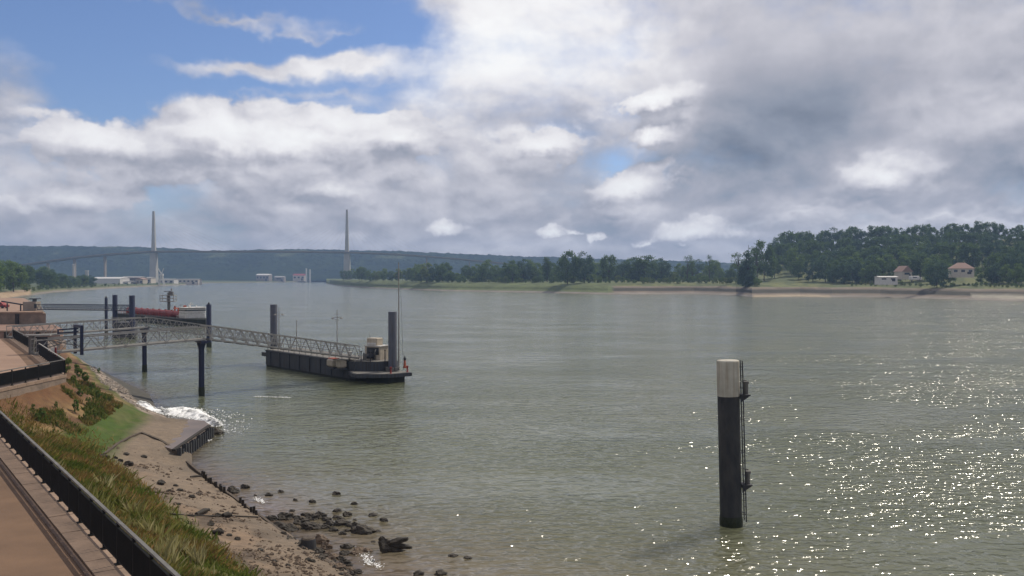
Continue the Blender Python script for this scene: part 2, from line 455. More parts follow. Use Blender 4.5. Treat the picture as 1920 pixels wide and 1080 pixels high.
M['rock'] = mat('dark_wet_rock', (0.075, 0.062, 0.048), (0.035, 0.032, 0.027), 3.5, 0.75, 0.8, 14)
M['rubble'] = mat('brown_beach_stone', (0.21, 0.155, 0.11), (0.085, 0.065, 0.05), 5.0, 0.9, 0.6, 22)
M['concrete'] = mat('weathered_concrete', (0.30, 0.26, 0.22), (0.21, 0.18, 0.155), 0.7, 0.85, 0.4, 9)
M['wetconcrete'] = mat('wet_slipway_concrete', (0.19, 0.145, 0.115), (0.125, 0.098, 0.080), 0.45, 0.4, 0.2, 9, spec=0.4)
M['foam'] = mat('white_water_foam', (0.93, 0.93, 0.92), (0.80, 0.81, 0.80), 4, 0.9, 0.4, 12)
M['bark'] = mat('tree_bark', (0.10, 0.08, 0.06), (0.06, 0.05, 0.04), 4, 0.95)
M['tile'] = mat('pinkish_roof_tiles', (0.33, 0.22, 0.175), (0.27, 0.18, 0.145), 1.2, 0.9)
M['render_wall'] = mat('pale_house_render', (0.58, 0.52, 0.44), (0.48, 0.42, 0.36), 0.8, 0.9)
M['pylon'] = mat('bridge_concrete', (0.42, 0.41, 0.38), (0.33, 0.32, 0.30), 0.08, 0.85)
def translucent(m, k=0.4):
    N, L = m.node_tree.nodes, m.node_tree.links
    b = N['Principled BSDF']; t = N.new('ShaderNodeBsdfTranslucent'); mx = N.new('ShaderNodeMixShader'); mx.inputs[0].default_value = k
    L.new(b.inputs['Base Color'].links[0].from_socket, t.inputs['Color'])
    L.new(b.outputs[0], mx.inputs[1]); L.new(t.outputs[0], mx.inputs[2]); L.new(mx.outputs[0], N['Material Output'].inputs['Surface'])
    return m
def leafmat(name, a, b):
    return translucent(mat(name, tuple(x * 1.65 for x in a), tuple(x * 1.65 for x in b), 0.35, 0.75, spec=0.2))
M['leaf_dark'] = leafmat('dark_foliage', (0.040, 0.072, 0.024), (0.070, 0.105, 0.036))
M['leaf_mid'] = leafmat('mid_green_foliage', (0.060, 0.100, 0.028), (0.10, 0.140, 0.042))
M['leaf_light'] = leafmat('light_green_foliage', (0.080, 0.115, 0.030), (0.13, 0.155, 0.05))
M['leaf_blue'] = leafmat('blue_green_foliage', (0.034, 0.062, 0.036), (0.056, 0.090, 0.050))

# ---------------------------------------------------------------- setting
A0 = Vector((-6.7, 17.8, 0)); DT = Vector((-0.5954, 0.8034, 0)); DW = Vector((0.8034, 0.5954, 0))
def BK(t, w, z=0.0):
    p = A0 + DT * t + DW * w
    return Vector((p.x, p.y, z))
def tw(p):
    q = Vector((p[0], p[1], 0)) - A0
    return q.dot(DT), q.dot(DW)
QT = [-40, 42.5, 51.7, 71.5, 96.8, 130, 190, 300]; QW = [0, 0, 6.9, 8.2, 14.1, 20, 26, 36]
GT = [-40, 0, 40, 49, 55, 66, 77, 100, 130, 300]; GW = [5.2, 5.8, 6.4, 10, 12.8, 13.6, 14.5, 17.5, 20.2, 37]
ST = [-40, 5, 25, 38, 43, 49.7, 53, 55, 58, 66, 77, 102, 130, 300]
SW = [9.8, 10.4, 10.8, 11.3, 12.6, 15.8, 16.6, 16.2, 15.6, 16.5, 18.7, 19.7, 20.6, 38]
fQ = lambda t: np.interp(t, QT, QW); fG = lambda t: np.interp(t, GT, GW); fS = lambda t: np.interp(t, ST, SW)

# riverbed sheet that carries everything
m_bed = mat('river_silt', (0.15, 0.12, 0.085), (0.11, 0.09, 0.065), 0.05, 0.9)
b = MB(); b.quad((-3400, -600, -3.2), (3400, -600, -3.2), (3400, 3400, -3.2), (-3400, 3400, -3.2))
b.build('riverbed', m_bed, kind='structure')

# near bank
def near_bank_z(t, w):
    q, g, s = fQ(t), fG(t), fS(t)
    zf = np.interp(t, [-40, 42, 52, 60, 75, 100, 140], [4.2, 4.3, 4.5, 4.2, 3.0, 2.2, 1.6])
    f1 = np.clip((w - q) / (g - q), 0, 1)
    z = zf + (1.35 - zf) * (f1 ** 0.85)
    f2 = np.clip((w - g) / (s - g), 0, 1)
    ze = np.interp(t, [39, 43.5, 53, 56], [0.15, 0.66, 0.66, 0.15])
    z = z - (1.35 - ze) * f2
    z = np.where(w > s, ze - (ze + 0.15) * np.clip((w - s) / 0.6, 0, 1) - 0.035 * (w - s - 0.6).clip(0) - 0.012 * (w - s - 5).clip(0) ** 1.5, z)
    z = z + (fbm(t, w, 3.0, 4, 5) - 0.5) * 0.55 * np.clip(1 - f2 * 0.85, 0.1, 1) * np.clip(f1 * 3, 0, 1) * (w <= s)
    z = z + (fbm(t, w, 0.9, 3, 9) - 0.5) * 0.13 * (w <= s)
    return z
ts = np.arange(-30, 150, 0.4)
us = np.concatenate([np.linspace(0, 1, 30)[:-1], np.linspace(1, 2, 22)[:-1], np.linspace(2, 3, 14)])
T, U = np.meshgrid(ts, us, indexing='ij')
q, g, s_ = fQ(T) - 0.5, fG(T), fS(T)
W = np.where(U < 1, q + (g - q) * U, np.where(U < 2, g + (s_ - g) * (U - 1), s_ + (U - 2) ** 1.5 * 26))
Z = near_bank_z(T, W)
X = A0.x + DT.x * T + DW.x * W; Y = A0.y + DT.y * T + DW.y * W
def lerp3(a, b, k): return np.asarray(a)[None, None, :] * (1 - k[..., None]) + np.asarray(b)[None, None, :] * k[..., None]
f1 = np.clip(U, 0, 1); f2 = np.clip(U - 1, 0, 1)
nA = fbm(X, Y, 2.6, 4, 21); nB = fbm(X, Y, 0.8, 3, 31); nC = fbm(X, Y, 5.0, 3, 41)
sm = lambda v, a, b: np.clip((v - a) / (b - a), 0, 1) ** 2 * (3 - 2 * np.clip((v - a) / (b - a), 0, 1))
grassc = lerp3((0.105, 0.10, 0.032), (0.17, 0.115, 0.05), sm(nA, 0.4, 0.62))
earth = lerp3((0.115, 0.062, 0.032), (0.25, 0.165, 0.075), sm(nA * 0.6 + nB * 0.4, 0.42, 0.60))
red = sm(nA + (0.55 - f1) * 0.8, 0.5, 0.75)[..., None]
earth = earth * (1 - red * .8) + np.array((0.125, 0.060, 0.028)) * red * .8
mud = lerp3((0.195, 0.152, 0.110), (0.138, 0.112, 0.084), sm(nC, 0.4, 0.65))
gravel = lerp3((0.215, 0.155, 0.105), (0.105, 0.08, 0.058), sm(nB, 0.4, 0.62))
pale = lerp3((0.32, 0.265, 0.215), (0.13, 0.105, 0.08), sm(nA * 0.4 + nB * 0.6, 0.46, 0.62))
algae = lerp3((0.050, 0.088, 0.010), (0.088, 0.100, 0.028), sm(nC * 0.4 + nB * 0.6, 0.38, 0.62))
kfar = sm(T, 38, 45)[..., None]
C = grassc * (1 - kfar) + earth * kfar
kalg = (sm(f1 + (nA - 0.5) * 0.4, 0.58, 0.72) * sm(T, 33, 42) * (1 - sm(T, 55, 60)))
kalg2 = sm(f1, 0.82, 1.0) * (1 - sm(f2, 0.02, 0.16)) * 0.75
ka = np.clip(kalg * (1 - sm(f2, 0.05, 0.35)) + kalg2 * (1 - kalg), 0, 1)[..., None]
kg = sm(f2, 0.0, 0.12)
beach = mud * (1 - (sm(nC + (0.5 - f2) * 0.35, 0.42, 0.6) * (T < 40))[..., None]) + gravel * (sm(nC + (0.5 - f2) * 0.35, 0.42, 0.6) * (T < 40))[..., None]
kp = sm(T, 55, 60)[..., None]
beach = beach * (1 - kp) + pale * kp
C = C * (1 - kg[..., None]) + beach * kg[..., None]
C = C * (1 - ka) + algae * ka
kd = (sm(T, 62, 70) * sm(f2, 0.45, 0.6))[..., None]
C = C * (1 - kd) + np.asarray((0.075, 0.072, 0.062))[None, None, :] * kd
m_bank = mat('bank_soil', (1.12, 1.10, 1.08), (0.74, 0.74, 0.76), 2.2, 0.92, 0.6, 9, attr='bank_colour', det=9)
near_bank = np_mesh('near_bank', np.stack([X, Y, Z], -1).reshape(-1, 3), grid_faces(len(ts), len(us))[:, ::-1], m_bank, {'bank_colour': C.reshape(-1, 3)}, True)
tag(near_bank, kind='structure')
def bank_z(x, y):
    t, w = tw((x, y))
    return float(near_bank_z(np.array([t]), np.array([w]))[0])

# far bank on the right, and the shore under the bridge and hills
def shore_mesh(name, sx, sy, offs, zs, pxs, colf, m, hill=None, tmax=None):
    P, Cc = [], []
    py = np.interp(pxs, sx, sy)
    for px, pyy in zip(pxs, py):
        p = G(px, pyy, 0); L = p.y
        for o, z in zip(offs, zs):
            k = (L + o) / L if tmax is None or o < 9999 else tmax / L
            x, y = p.x * k, p.y * k
            h = hill(px, y, L) if hill else 0
            P.append((x, y, z + h)); Cc.append((px, o, L))
    P = np.array(P); Cc = np.array(Cc)
    n = (fbm(P[:, 0], P[:, 1], 18, 4, 3) - 0.5)
    inl = np.clip((Cc[:, 1] - 5) / 30, 0, 1)
    P[:, 2] += n * 1.6 * inl
    c = colf(P, Cc)
    o = np_mesh(name, P, grid_faces(len(pxs), len(offs))[:, ::-1], m, {'bank_colour': c}, False)
    return tag(o, kind='structure')

FBX = [612, 620, 632, 660, 700, 760, 830, 900, 1000, 1140, 1300, 1380, 1410, 1450, 1500, 1560, 1650, 1760, 1920, 2300, 3400]
FBY = [533.0, 533.2, 535.5, 538, 540.5, 543, 545.5, 547, 548.5, 552, 551.5, 554, 557, 556.5, 556, 557.5, 558, 561, 565.5, 585, 640]
m_fbank = mat('far_bank_soil', (1.1, 1.1, 1.1), (0.8, 0.8, 0.8), 0.12, 0.95, attr='bank_colour')
foffs = np.array([-60, -8, 0, 2, 5, 9, 14, 18, 24, 32, 40, 52, 66, 82, 100, 130, 170, 220, 280, 350, 430, 520, 640, 800, 1000])
fzs = np.array([-3, -.5, 0, .35, .8, 1.5, 2.4, 4.0, 5.2, 6.0, 6.8, 7.3, 7.6, 7.8, 8.0, 8.1, 8.2, 8.3, 8.4, 8.5, 8.5, 8.5, 8.5, 8.5, 8.5])
HX = [1300, 1380, 1440, 1500, 1600, 1750, 1920, 3400]; HH = [0, 1, 14, 24, 30, 34, 36, 40]
def rhill(px, y, L):
    k = min(max((y - L - 70) / 230.0, 0), 1)
    return float(np.interp(px, HX, HH)) * k * k * (3 - 2 * k)
def fcol(P, Cc):
    px, o = Cc[:, 0], Cc[:, 1]
    n = fbm(P[:, 0], P[:, 1], 9, 4, 13); n2 = fbm(P[:, 0] * 0.3, P[:, 1] * 2, 9, 3, 14)
    c = np.zeros((len(P), 3))
    mudc = np.array((0.17, 0.145, 0.115)); brown = np.array((0.19, 0.15, 0.115)); green = np.array((0.085, 0.105, 0.04)); dark = np.array((0.06, 0.055, 0.04)); sand = np.array((0.33, 0.27, 0.19))
    c[:] = mudc
    c[(o >= 2) & (o < 6)] = np.array((0.22, 0.195, 0.165))
    c[(o >= 9) & (o < 30)] = brown
    d = (o >= 14) & (o < 20); c[d] = dark
    gsel = o >= 32; c[gsel] = green
    gg = gsel & (n > 0.55); c[gg] = np.array((0.13, 0.14, 0.05))
    cc = (px < 1150) & (o >= 9); c[cc] = green * (0.8 + n[cc, None] * 0.8)
    ss = (px > 1412) & (px < 1560) & (o >= 0) & (o < 8); c[ss] = sand
    s2 = (px > 1820) & (o >= 9) & (o < 18); c[s2] = np.array((0.30, 0.275, 0.22))
    c *= (0.75 + 0.5 * n2)[:, None]
    return c
pxs = np.concatenate([np.arange(612, 2000, 6), np.arange(2000, 3400, 50)])
shore_mesh('far_bank', FBX, FBY, foffs, fzs, pxs, fcol, m_fbank, rhill)
def far_ground(px, Y):
    py = float(np.interp(px, FBX, FBY)); L = G(px, py, 0).y
    return float(np.interp(Y - L, foffs, fzs)) + rhill(px, Y, L)

LBX = [-900, -300, -60, 0, 20, 40, 100, 200, 290, 345, 390, 500, 600, 700, 2500, 3400]
LBY = [640, 600, 572, 564, 560, 556.5, 548.5, 541.5, 537, 534.5, 531.2, 530, 528.6, 528, 528, 528]
loffs = np.array([-60, -8, 0, 3, 8, 14, 20, 28, 40, 60, 100, 160, 260, 400, 600, 900, 10000])
lzs = np.array([-3, -.5, 0, .3, .9, 1.6, 2.4, 2.6, 2.8, 3, 3.2, 3.4, 3.6, 4, 4.5, 5, 5.5])
def lcol(P, Cc):
    px, o = Cc[:, 0], Cc[:, 1]
    n = fbm(P[:, 0], P[:, 1], 12, 4, 23)
    c = np.zeros((len(P), 3)); c[:] = (0.17, 0.15, 0.12)
    c[(o >= 8)] = (0.15, 0.145, 0.08)
    c[(o >= 20)] = (0.08, 0.10, 0.04)
    s = (px < 60) & (o >= 8) & (o < 100); c[s] = (0.34, 0.25, 0.16)
    s = (px > 60) & (px < 400) & (o >= 3) & (o < 14); c[s] = (0.20, 0.18, 0.15)
    return c * (0.7 + 0.6 * n)[:, None]
pxl = np.concatenate([np.arange(-900, 0, 30), np.arange(0, 700, 5), np.arange(700, 3400, 60)])
shore_mesh('left_bank', LBX, LBY, loffs, lzs, pxl, lcol, m_fbank, None, 2250)

RX = [-1500, -300, 0, 60, 110, 200, 290, 345, 375, 430, 500, 560, 650, 750, 850, 950, 1050, 1150, 1290, 1400, 1500, 1700, 2000, 3400]
RY = [470, 462, 460, 461, 461, 462, 464, 466, 469.5, 469, 467.5, 467, 469, 470.5, 475, 479.5, 482, 485.5, 489, 494, 496, 496, 490, 480]
pxh = np.concatenate([np.arange(-1500, -20, 25), np.arange(-20, 1560, 2.6), np.arange(1560, 3400, 25)])
dh = np.linspace(2180, 3100, 150)
PX, DH = np.meshgrid(pxh, dh, indexing='ij')
ridge = (12 + (520 - np.interp(PX, RX, RY)) * 2640 / F) - 3.0
kk = np.clip((DH - 2200) / 440, 0, 1); kk = np.sin(kk * math.pi / 2) ** 1.25
back = np.clip((DH - 2640) / 450, 0, 1)
HZ = 5 + (ridge - 5) * kk - back * 18
HXx = (PX - 960) / F * DH
crn = fbm(HXx, DH, 17, 3, 51); crn2 = fbm(HXx, DH, 90, 3, 61); crn3 = vnoise(HXx, DH, 7, 71)
HZ = HZ + (crn - 0.4) * 8 * np.clip(kk * 2, 0, 1) + (crn2 - 0.5) * 16 * kk * (1 - kk) * 2 + (crn3 - .5) * 3.5 * np.clip(kk * 2, 0, 1)
HC = lerp3((0.016, 0.028, 0.016), (0.030, 0.046, 0.022), sm(crn * 0.5 + crn2 * 0.5, 0.4, 0.6))
fld = sm(crn2, 0.66, 0.72)[..., None] * (kk > 0.7)[..., None]
HC = HC * (1 - fld * 0.5) + np.array((0.13, 0.14, 0.06)) * fld * 0.5
m_hill = mat('forest_hillside', (1.2, 1.2, 1.2), (0.65, 0.65, 0.65), 0.06, 1.0, attr='bank_colour', spec=0.0)
tag(np_mesh('hills', np.stack([HXx, DH, HZ], -1).reshape(-1, 3), grid_faces(len(pxh), len(dh))[:, ::-1], m_hill, {'bank_colour': HC.reshape(-1, 3)}), kind='structure')

# water, finer near the shore so that the silt can colour it there
gx = np.concatenate([np.linspace(-3300, -400, 12), np.linspace(-360, -100, 14), np.arange(-96, 12, 0.8), np.linspace(16, 120, 16), np.linspace(160, 3300, 18)])
gy = np.concatenate([np.linspace(-500, -30, 8), np.arange(-24, 120, 0.8), np.linspace(124, 300, 24), np.linspace(340, 3200, 30)])
YY, XX = np.meshgrid(gy, gx, indexing='ij')
tt = (XX - A0.x) * DT.x + (YY - A0.y) * DT.y; ww = (XX - A0.x) * DW.x + (YY - A0.y) * DW.y
dsh = np.clip(ww - fS(tt), 0, None)
sh = np.exp(-dsh / np.interp(tt, [-30, 10, 30, 45, 60], [9, 7.0, 4.5, 1.2, 0.8]))
sh = np.clip(sh * (0.75 + 0.5 * fbm(XX, YY, 3, 3, 77)), 0, 1) * (ww > fS(tt) - 3) * (tt < 110)
m = bpy.data.materials.new('river_water'); m.use_nodes = True
N, L = m.node_tree.nodes, m.node_tree.links
bs = N['Principled BSDF']
bs.inputs['Roughness'].default_value = 0.13
bs.subsurface_method = 'BURLEY'; bs.inputs['Subsurface Weight'].default_value = 1.0; bs.inputs['Subsurface Scale'].default_value = 6.0; bs.inputs['Subsurface Radius'].default_value = (1.0, 1.0, 0.8); bs.inputs['IOR'].default_value = 1.33; bs.inputs['Specular IOR Level'].default_value = 0.5
at = N.new('ShaderNodeAttribute'); at.attribute_name = 'shallow'
tcw = N.new('ShaderNodeTexCoord')
def tn(scale, detail, rough, st=(1, 1, 1), rot=0, dist=0.0):
    mp = N.new('ShaderNodeMapping'); mp.inputs['Scale'].default_value = st; mp.inputs['Rotation'].default_value = (0, 0, rot)
    L.new(tcw.outputs['Object'], mp.inputs[0])
    n = N.new('ShaderNodeTexNoise'); n.noise_dimensions = '2D'; n.inputs['Scale'].default_value = scale; n.inputs['Detail'].default_value = detail
    n.inputs['Roughness'].default_value = rough; n.inputs['Distortion'].default_value = dist
    L.new(mp.outputs[0], n.inputs['Vector']); return n.outputs['Fac']
mx = N.new('ShaderNodeMix'); mx.data_type = 'RGBA'; L.new(at.outputs['Fac'], mx.inputs[0])
patch = tn(0.03, 4, 0.6, (1, 2.5, 1))
rp = N.new('ShaderNodeValToRGB'); L.new(patch, rp.inputs[0])
rp.color_ramp.elements[0].position = 0.35; rp.color_ramp.elements[1].position = 0.65
rp.color_ramp.elements[0].color = (0.108, 0.120, 0.074, 1); rp.color_ramp.elements[1].color = (0.132, 0.141, 0.090, 1)
L.new(rp.outputs[0], mx.inputs[6]); mx.inputs[7].default_value = (0.185, 0.135, 0.095, 1)
L.new(mx.outputs[2], bs.inputs['Base Color'])
w1 = tn(0.8, 1, 0.5, (1, 1.9, 1), 0.25, 0.3); w2 = tn(2.2, 1, 0.5, (1, 1.6, 1), -0.2, 0.2); w3 = tn(0.10, 2, 0.5, (1, 2.2, 1), 0.1)
def bump(h, dist, strength, nrm=None):
    bp = N.new('ShaderNodeBump'); bp.inputs['Strength'].default_value = strength; bp.inputs['Distance'].default_value = dist
    L.new(h, bp.inputs['Height'])
    if nrm: L.new(nrm, bp.inputs['Normal'])
    return bp.outputs[0]
gust = tn(0.045, 3, 0.6, (1, 2.0, 1), 0.3)
gm = N.new('ShaderNodeMapRange'); gm.inputs['From Min'].default_value = 0.35; gm.inputs['From Max'].default_value = 0.65; gm.inputs['To Min'].default_value = 0.35; gm.inputs['To Max'].default_value = 1.12; L.new(gust, gm.inputs['Value'])
def mul(a, b_):
    n = N.new('ShaderNodeMath'); n.operation = 'MULTIPLY'; L.new(a, n.inputs[0]); L.new(b_, n.inputs[1]); return n.outputs[0]
nn = bump(mul(w1, gm.outputs[0]), 0.275, 1.0); nn = bump(mul(w2, gm.outputs[0]), 0.108, 1.0, nn); nn = bump(w3, 0.25, 1.0, nn)
L.new(nn, bs.inputs['Normal'])
M['water'] = m
wat = np_mesh('water', np.stack([XX, YY, np.zeros_like(XX)], -1).reshape(-1, 3), grid_faces(len(gy), len(gx)), m, {'shallow': sh.ravel()}, True)
tag(wat, kind='structure')

# haze: one closed box of even air round the whole scene
hz = bpy.data.materials.new('haze_air'); hz.use_nodes = True
HN, HL = hz.node_tree.nodes, hz.node_tree.links
HN.clear()
pv = HN.new('ShaderNodeVolumePrincipled'); ho = HN.new('ShaderNodeOutputMaterial'); HL.new(pv.outputs[0], ho.inputs['Volume'])
pv.inputs['Color'].default_value = (0.42, 0.62, 1.0, 1); pv.inputs['Density'].default_value = 0.00019; pv.inputs['Anisotropy'].default_value = 0.2
hb = MB(); hb.box((0, 1400, 70), (6820, 4020, 150))
tag(hb.build('haze', hz), kind='stuff')

# ---------------------------------------------------------------- quay
PZ = 5.0
outl = [(-40, -0.78), (42.2, -0.78), (51.4, 6.1), (71.5, 7.5), (98, 8.9), (98, -60), (-40, -60)]
b = MB(); b.prism([BK(t, w) for t, w in outl], -1.0, PZ)
b.build('promenade', M['promenade'], kind='structure')
# paler paving over the promenade beyond the jog
m_pale = mat('pale_paving', (0.32, 0.215, 0.155), (0.25, 0.165, 0.12), 0.25, 0.9, 0.2, 20, stretch=(1, 2.5, 1), det=8)
b = MB(); b.quad(*[BK(t, w, PZ + 0.004) for t, w in [(45, -1.2), (98, -40), (98, 7.6), (71.5, 6.6)][0:4]])
b = MB()
pts = [BK(46, -55, PZ + .004), BK(46, 1.2, PZ + .004), BK(51.5, 5.0, PZ + .004), BK(71.5, 6.5, PZ + .004), BK(97.9, 8.0, PZ + .004), BK(97.9, -55, PZ + .004)]
b.add(pts, [(0, 1, 2, 3, 4, 5)])
b.build('paved_terrace', m_pale, kind='structure')
# masonry quay wall with its coping stones
qt = empty('quay_wall', BK(0, 0, 0), 'brown masonry quay wall topped by pale coping stones below the promenade railing', 'wall')
b = MB()
line = [(-40, 0), (42.5, 0), (51.7, 6.9), (71.5, 8.2), (98, 9.6)]
inner = [(-40, -0.77), (42.2, -0.77), (51.4, 6.12), (71.5, 7.52), (98, 8.92)]
b.prism([BK(*p) for p in line] + [BK(*p) for p in inner[::-1]], -1, PZ - 0.16)
b.build('wall_face', M['quaywall'], qt)
def along(line, step):
    out = []
    for (t0, w0), (t1, w1) in zip(line[:-1], line[1:]):
        a, c = BK(t0, w0), BK(t1, w1); L = (c - a).length; n = max(1, round(L / step))
        for i in range(n): out.append((a.lerp(c, i / n), a.lerp(c, (i + 1) / n)))
    return out
b = MB()
for p, q in along(line, 1.0):
    if p.y < 8: continue
    d = (q - p).normalized(); nrm = Vector((-d.y, d.x, 0))
    jit = random.uniform(-0.006, 0.006)
    c = (p + q) / 2 + nrm * 0.36; c.z = PZ - 0.06 + jit
    b.box(c, ((q - p).length - 0.022, 0.80, 0.2), math.atan2(d.y, d.x))
b.build('coping', M['coping'], qt)
# edging between coping and paving, its dark tone painting in the handrail shadow
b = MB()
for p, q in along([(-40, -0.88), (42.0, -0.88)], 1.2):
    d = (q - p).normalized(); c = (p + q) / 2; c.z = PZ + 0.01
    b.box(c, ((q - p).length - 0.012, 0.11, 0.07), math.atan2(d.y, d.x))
b.build('shadow_edging', mat('shadow_line_edging', (0.15, 0.10, 0.075), (0.10, 0.07, 0.055), 6, 0.9), label='narrow edging painted dark as a handrail shadow line between coping stones and reddish paving', cat='kerb')

def railing(line, label, H=1.05, step=1.5, bar=0.085, rm='galv_dark', group=None, name='railing', off=-0.14):
    segs = along(line, step)
    def o(p, d):
        return p + Vector((-d.y, d.x, 0)) * (-off)
    r = empty(name, (segs[0][0].x, segs[0][0].y, PZ), label, 'railing', group)
    hr = MB(); lr = MB(); n = 0
    for p, q in segs:
        d = (q - p).normalized(); p, q = o(p, d), o(q, d)
        z = lambda v, h: Vector((v.x, v.y, PZ + 0.045 + h))
        hr.bar(z(p, H), z(q, H), 0.085, 0.05)
        m = MB(); m.box(z(p, H / 2 - 0.02), (0.07, 0.07, H - 0.04), math.atan2(d.y, d.x)); m.box(z(p, 0.012), (0.16, 0.16, 0.024), math.atan2(d.y, d.x))
        m.build('post', M['railpaint'], r)
        m = MB(); a, c = p + d * 0.07, q - d * 0.07
        m.bar(z(a, H - 0.16), z(c, H - 0.16), 0.05, 0.04); m.bar(z(a, 0.11), z(c, 0.11), 0.045, 0.035)
        k = int((c - a).length / bar)
        for i in range(k + 1):
            v = a.lerp(c, (i + 0.5) / (k + 1)); m.box(z(v, (H - 0.05) / 2 + 0.03), (0.03, 0.075, H - 0.28), math.atan2(d.y, d.x))
        m.build('bar_panel', M['railpaint'], r); n += 1
    hr.build('handrail', M[rm], r)
    return r
railing([(-6, 0), (42.4, 0)], 'long dark bar railing with pale handrail running from the bottom edge of the picture')
railing([(42.6, 0.1), (51.6, 6.75)], 'short railing along the slanting jog of the quay just left of the picture')
railing([(51.75, 6.95), (70.6, 8.1)], 'dark bar railing at the promenade corner above the dry earth slope', rm='galv')
railing([(72.6, 8.3), (97.6, 9.4)], 'dark green railing running from the gate pillar towards the stone terraces')

# ---------------------------------------------------------------- stone terraces beyond the promenade
def rot_of(a, b): return math.atan2(b.y - a.y, b.x - a.x)
tr = empty('stone_terrace', (-80, 126, 0), 'stepped brown stone terraces between the promenade and the far gangway hut', 'terrace')
b = MB(); b.prism([(-150, 104), (-60, 104), (-61, 112), (-67.5, 134), (-74.5, 148), (-150, 148)], -1, 1.5); b.build('lower_step', M['quaywall'], tr)
b = MB(); b.prism([(-190, 148.02), (-75.5, 148.02), (-79, 156), (-89, 172), (-190, 172)], -1, 2.9); b.build('middle_step', mat('reddish_quay_stone', (0.30, 0.19, 0.145), (0.20, 0.13, 0.10), 0.5, 0.95, 0.6, 4), tr)
b = MB(); b.prism([(-400, 172.02), (-90.5, 172.02), (-99, 187), (-112, 211), (-165, 300), (-400, 300)], -1, PZ); b.build('upper_step', M['quaywall'], tr)
b = MB(); b.add([(-395, 172.3, PZ + .004), (-91, 172.3, PZ + .004), (-99.6, 187, PZ + .004), (-112.6, 211, PZ + .004), (-165, 299, PZ + .004), (-395, 299, PZ + .004)], [(0, 1, 2, 3, 4, 5)]); b.build('paving', m_pale, tr)
for c_, z_ in (((-122, 172.1, PZ + 0.14), (62, 0.5, 0.28)), ((-110, 148.1, 3.02), (68, 0.45, 0.24)), ((-95, 104.3, 1.6), (68, 0.4, 0.2))):
    b = MB(); b.box(c_, z_); b.build('coping', M['coping'], tr)
for x in (-84.5, -79.2, -95, -102):
    b = MB(); b.box((x, 148.0, 2.0), (0.5, 0.5, 1.8)); b.build('buttress', M['timber'], tr)
for x in (-96, -104, -112):
    b = MB(); b.box((x, 171.9, 3.8), (0.6, 0.5, 2.2)); b.build('buttress', M['timber'], tr)

# sloping revetment below the terraces, dark with weed
def ramp(name, pts, m, **k):
    b = MB(); b.add(pts, [tuple(range(len(pts)))]); return b

# ---------------------------------------------------------------- gangways
def truss(m, a, b, H, n, w=0.07, alt=False, top=0.12, bot=0.14):
    """one side truss from a to b (bottom chord), vertical plane, Warren pattern with posts"""
    up = Vector((0, 0, H)); a, b = Vector(a), Vector(b)
    m['chord'].bar(a + up, b + up, top, top); m['chord'].bar(a, b, bot * 0.6, bot)
    for i in range(n):
        p, q = a.lerp(b, i / n), a.lerp(b, (i + 1) / n); c = (p + q) / 2
        m['brace'].bar(p, c + up, w * 0.8, w * 0.8); m['brace'].bar(c + up, q, w * 0.8, w * 0.8)
        m['brace'].bar(p, p + up, w * 0.6, w * 0.6)
    m['brace'].bar(b, b + up, w, w)
    for h in (0.38, 0.7):
        m['brace'].bar(a + up * h, b + up * h, 0.03, 0.03)

def gangway(label, a, b, W=1.9, H=1.25, n=10, hump=None, cm='galv', side=1, mesh=True):
    a, b = Vector(a), Vector(b)
    d = (b - a).normalized(); s = Vector((d.y, -d.x, 0)).normalized()
    r = empty('gangway', a, label, 'gangway', None)
    for sg in (-1, 1):
        m = {'chord': MB(), 'brace': MB()}
        truss(m, a + s * sg * W / 2, b + s * sg * W / 2, H, n)
        t = m['chord'].build('side_truss', M[cm], r)
        m['brace'].build('brace', M[cm], t)
    k = MB(); k.bar(a + Vector((0, 0, 0.05)), b + Vector((0, 0, 0.05)), W - 0.14, 0.05)
    k.build('walkway_deck', M['deck'], r)
    k = MB()
    for i in range(n + 1):
        p = a.lerp(b, i / n); k.bar(p - s * (W / 2 - 0.05) - Vector((0, 0, 0.06)), p + s * (W / 2 - 0.05) - Vector((0, 0, 0.06)), 0.09, 0.12)
    k.build('crossbeam', M['galv_dark'], r)
    return r

PA = G(378, 742, 0); PB = G(271, 697, 0)
nearS = Vector((-43.0, 79.6, 5.12)); nearP = Vector((PA.x, PA.y, 5.75))
farS = Vector((-57.3, 101.0, 5.15)); farP = Vector((PB.x, PB.y, 5.65))
gangway('fixed near gangway of pale lattice trusses from the gate pillar to the nearer tall pier', nearS, nearP, n=8)
gangway('fixed far gangway of pale lattice trusses from the quay to the more distant pier', farS, farP, n=8)
nearE = Vector((-18.6, 104.4, 2.55))
gangway('near sloping gangway of pale lattice trusses descending from the nearer pier to the pontoon', nearP + Vector((0.25, 0.3, 0)), nearE, n=14, H=1.38)
farE = AT(520, 640, 124.0); farE.z = 2.6
gangway('far sloping gangway descending from the more distant pier to the end of the pontoon', farP + Vector((0.25, 0.3, 0)), farE, n=11, H=1.3)

def pier(p, ztop, label, r=0.28):
    e = empty('pier_column', p, label, 'pier')
    b = MB(); b.lathe((p.x, p.y, 0), [(r, -3.2), (r, ztop - 0.75), (r, ztop - 0.6)], 20); b.build('shaft', M['steel_blue'], e)
    b = MB(); b.lathe((p.x, p.y, 0), [(r + .02, -0.5), (r + .03, 0.5), (r + .015, 0.9)], 20); b.build('weed_band', M['weed'], e)
    b = MB(); b.lathe((p.x, p.y, 0), [(r, ztop - 0.9), (r * 1.55, ztop - 0.45), (r * 1.55, ztop - 0.3)], 20)
    b.box((p.x, p.y, ztop - 0.2), (2.5, 0.7, 0.24), rot_of(PA, PB)); b.build('capital', M['steel_blue'], e)
pier(PA, 5.7, 'nearer navy steel column carrying the lattice gangway bend')
pier(PB, 5.6, 'more distant navy steel column carrying the far gangway bend')

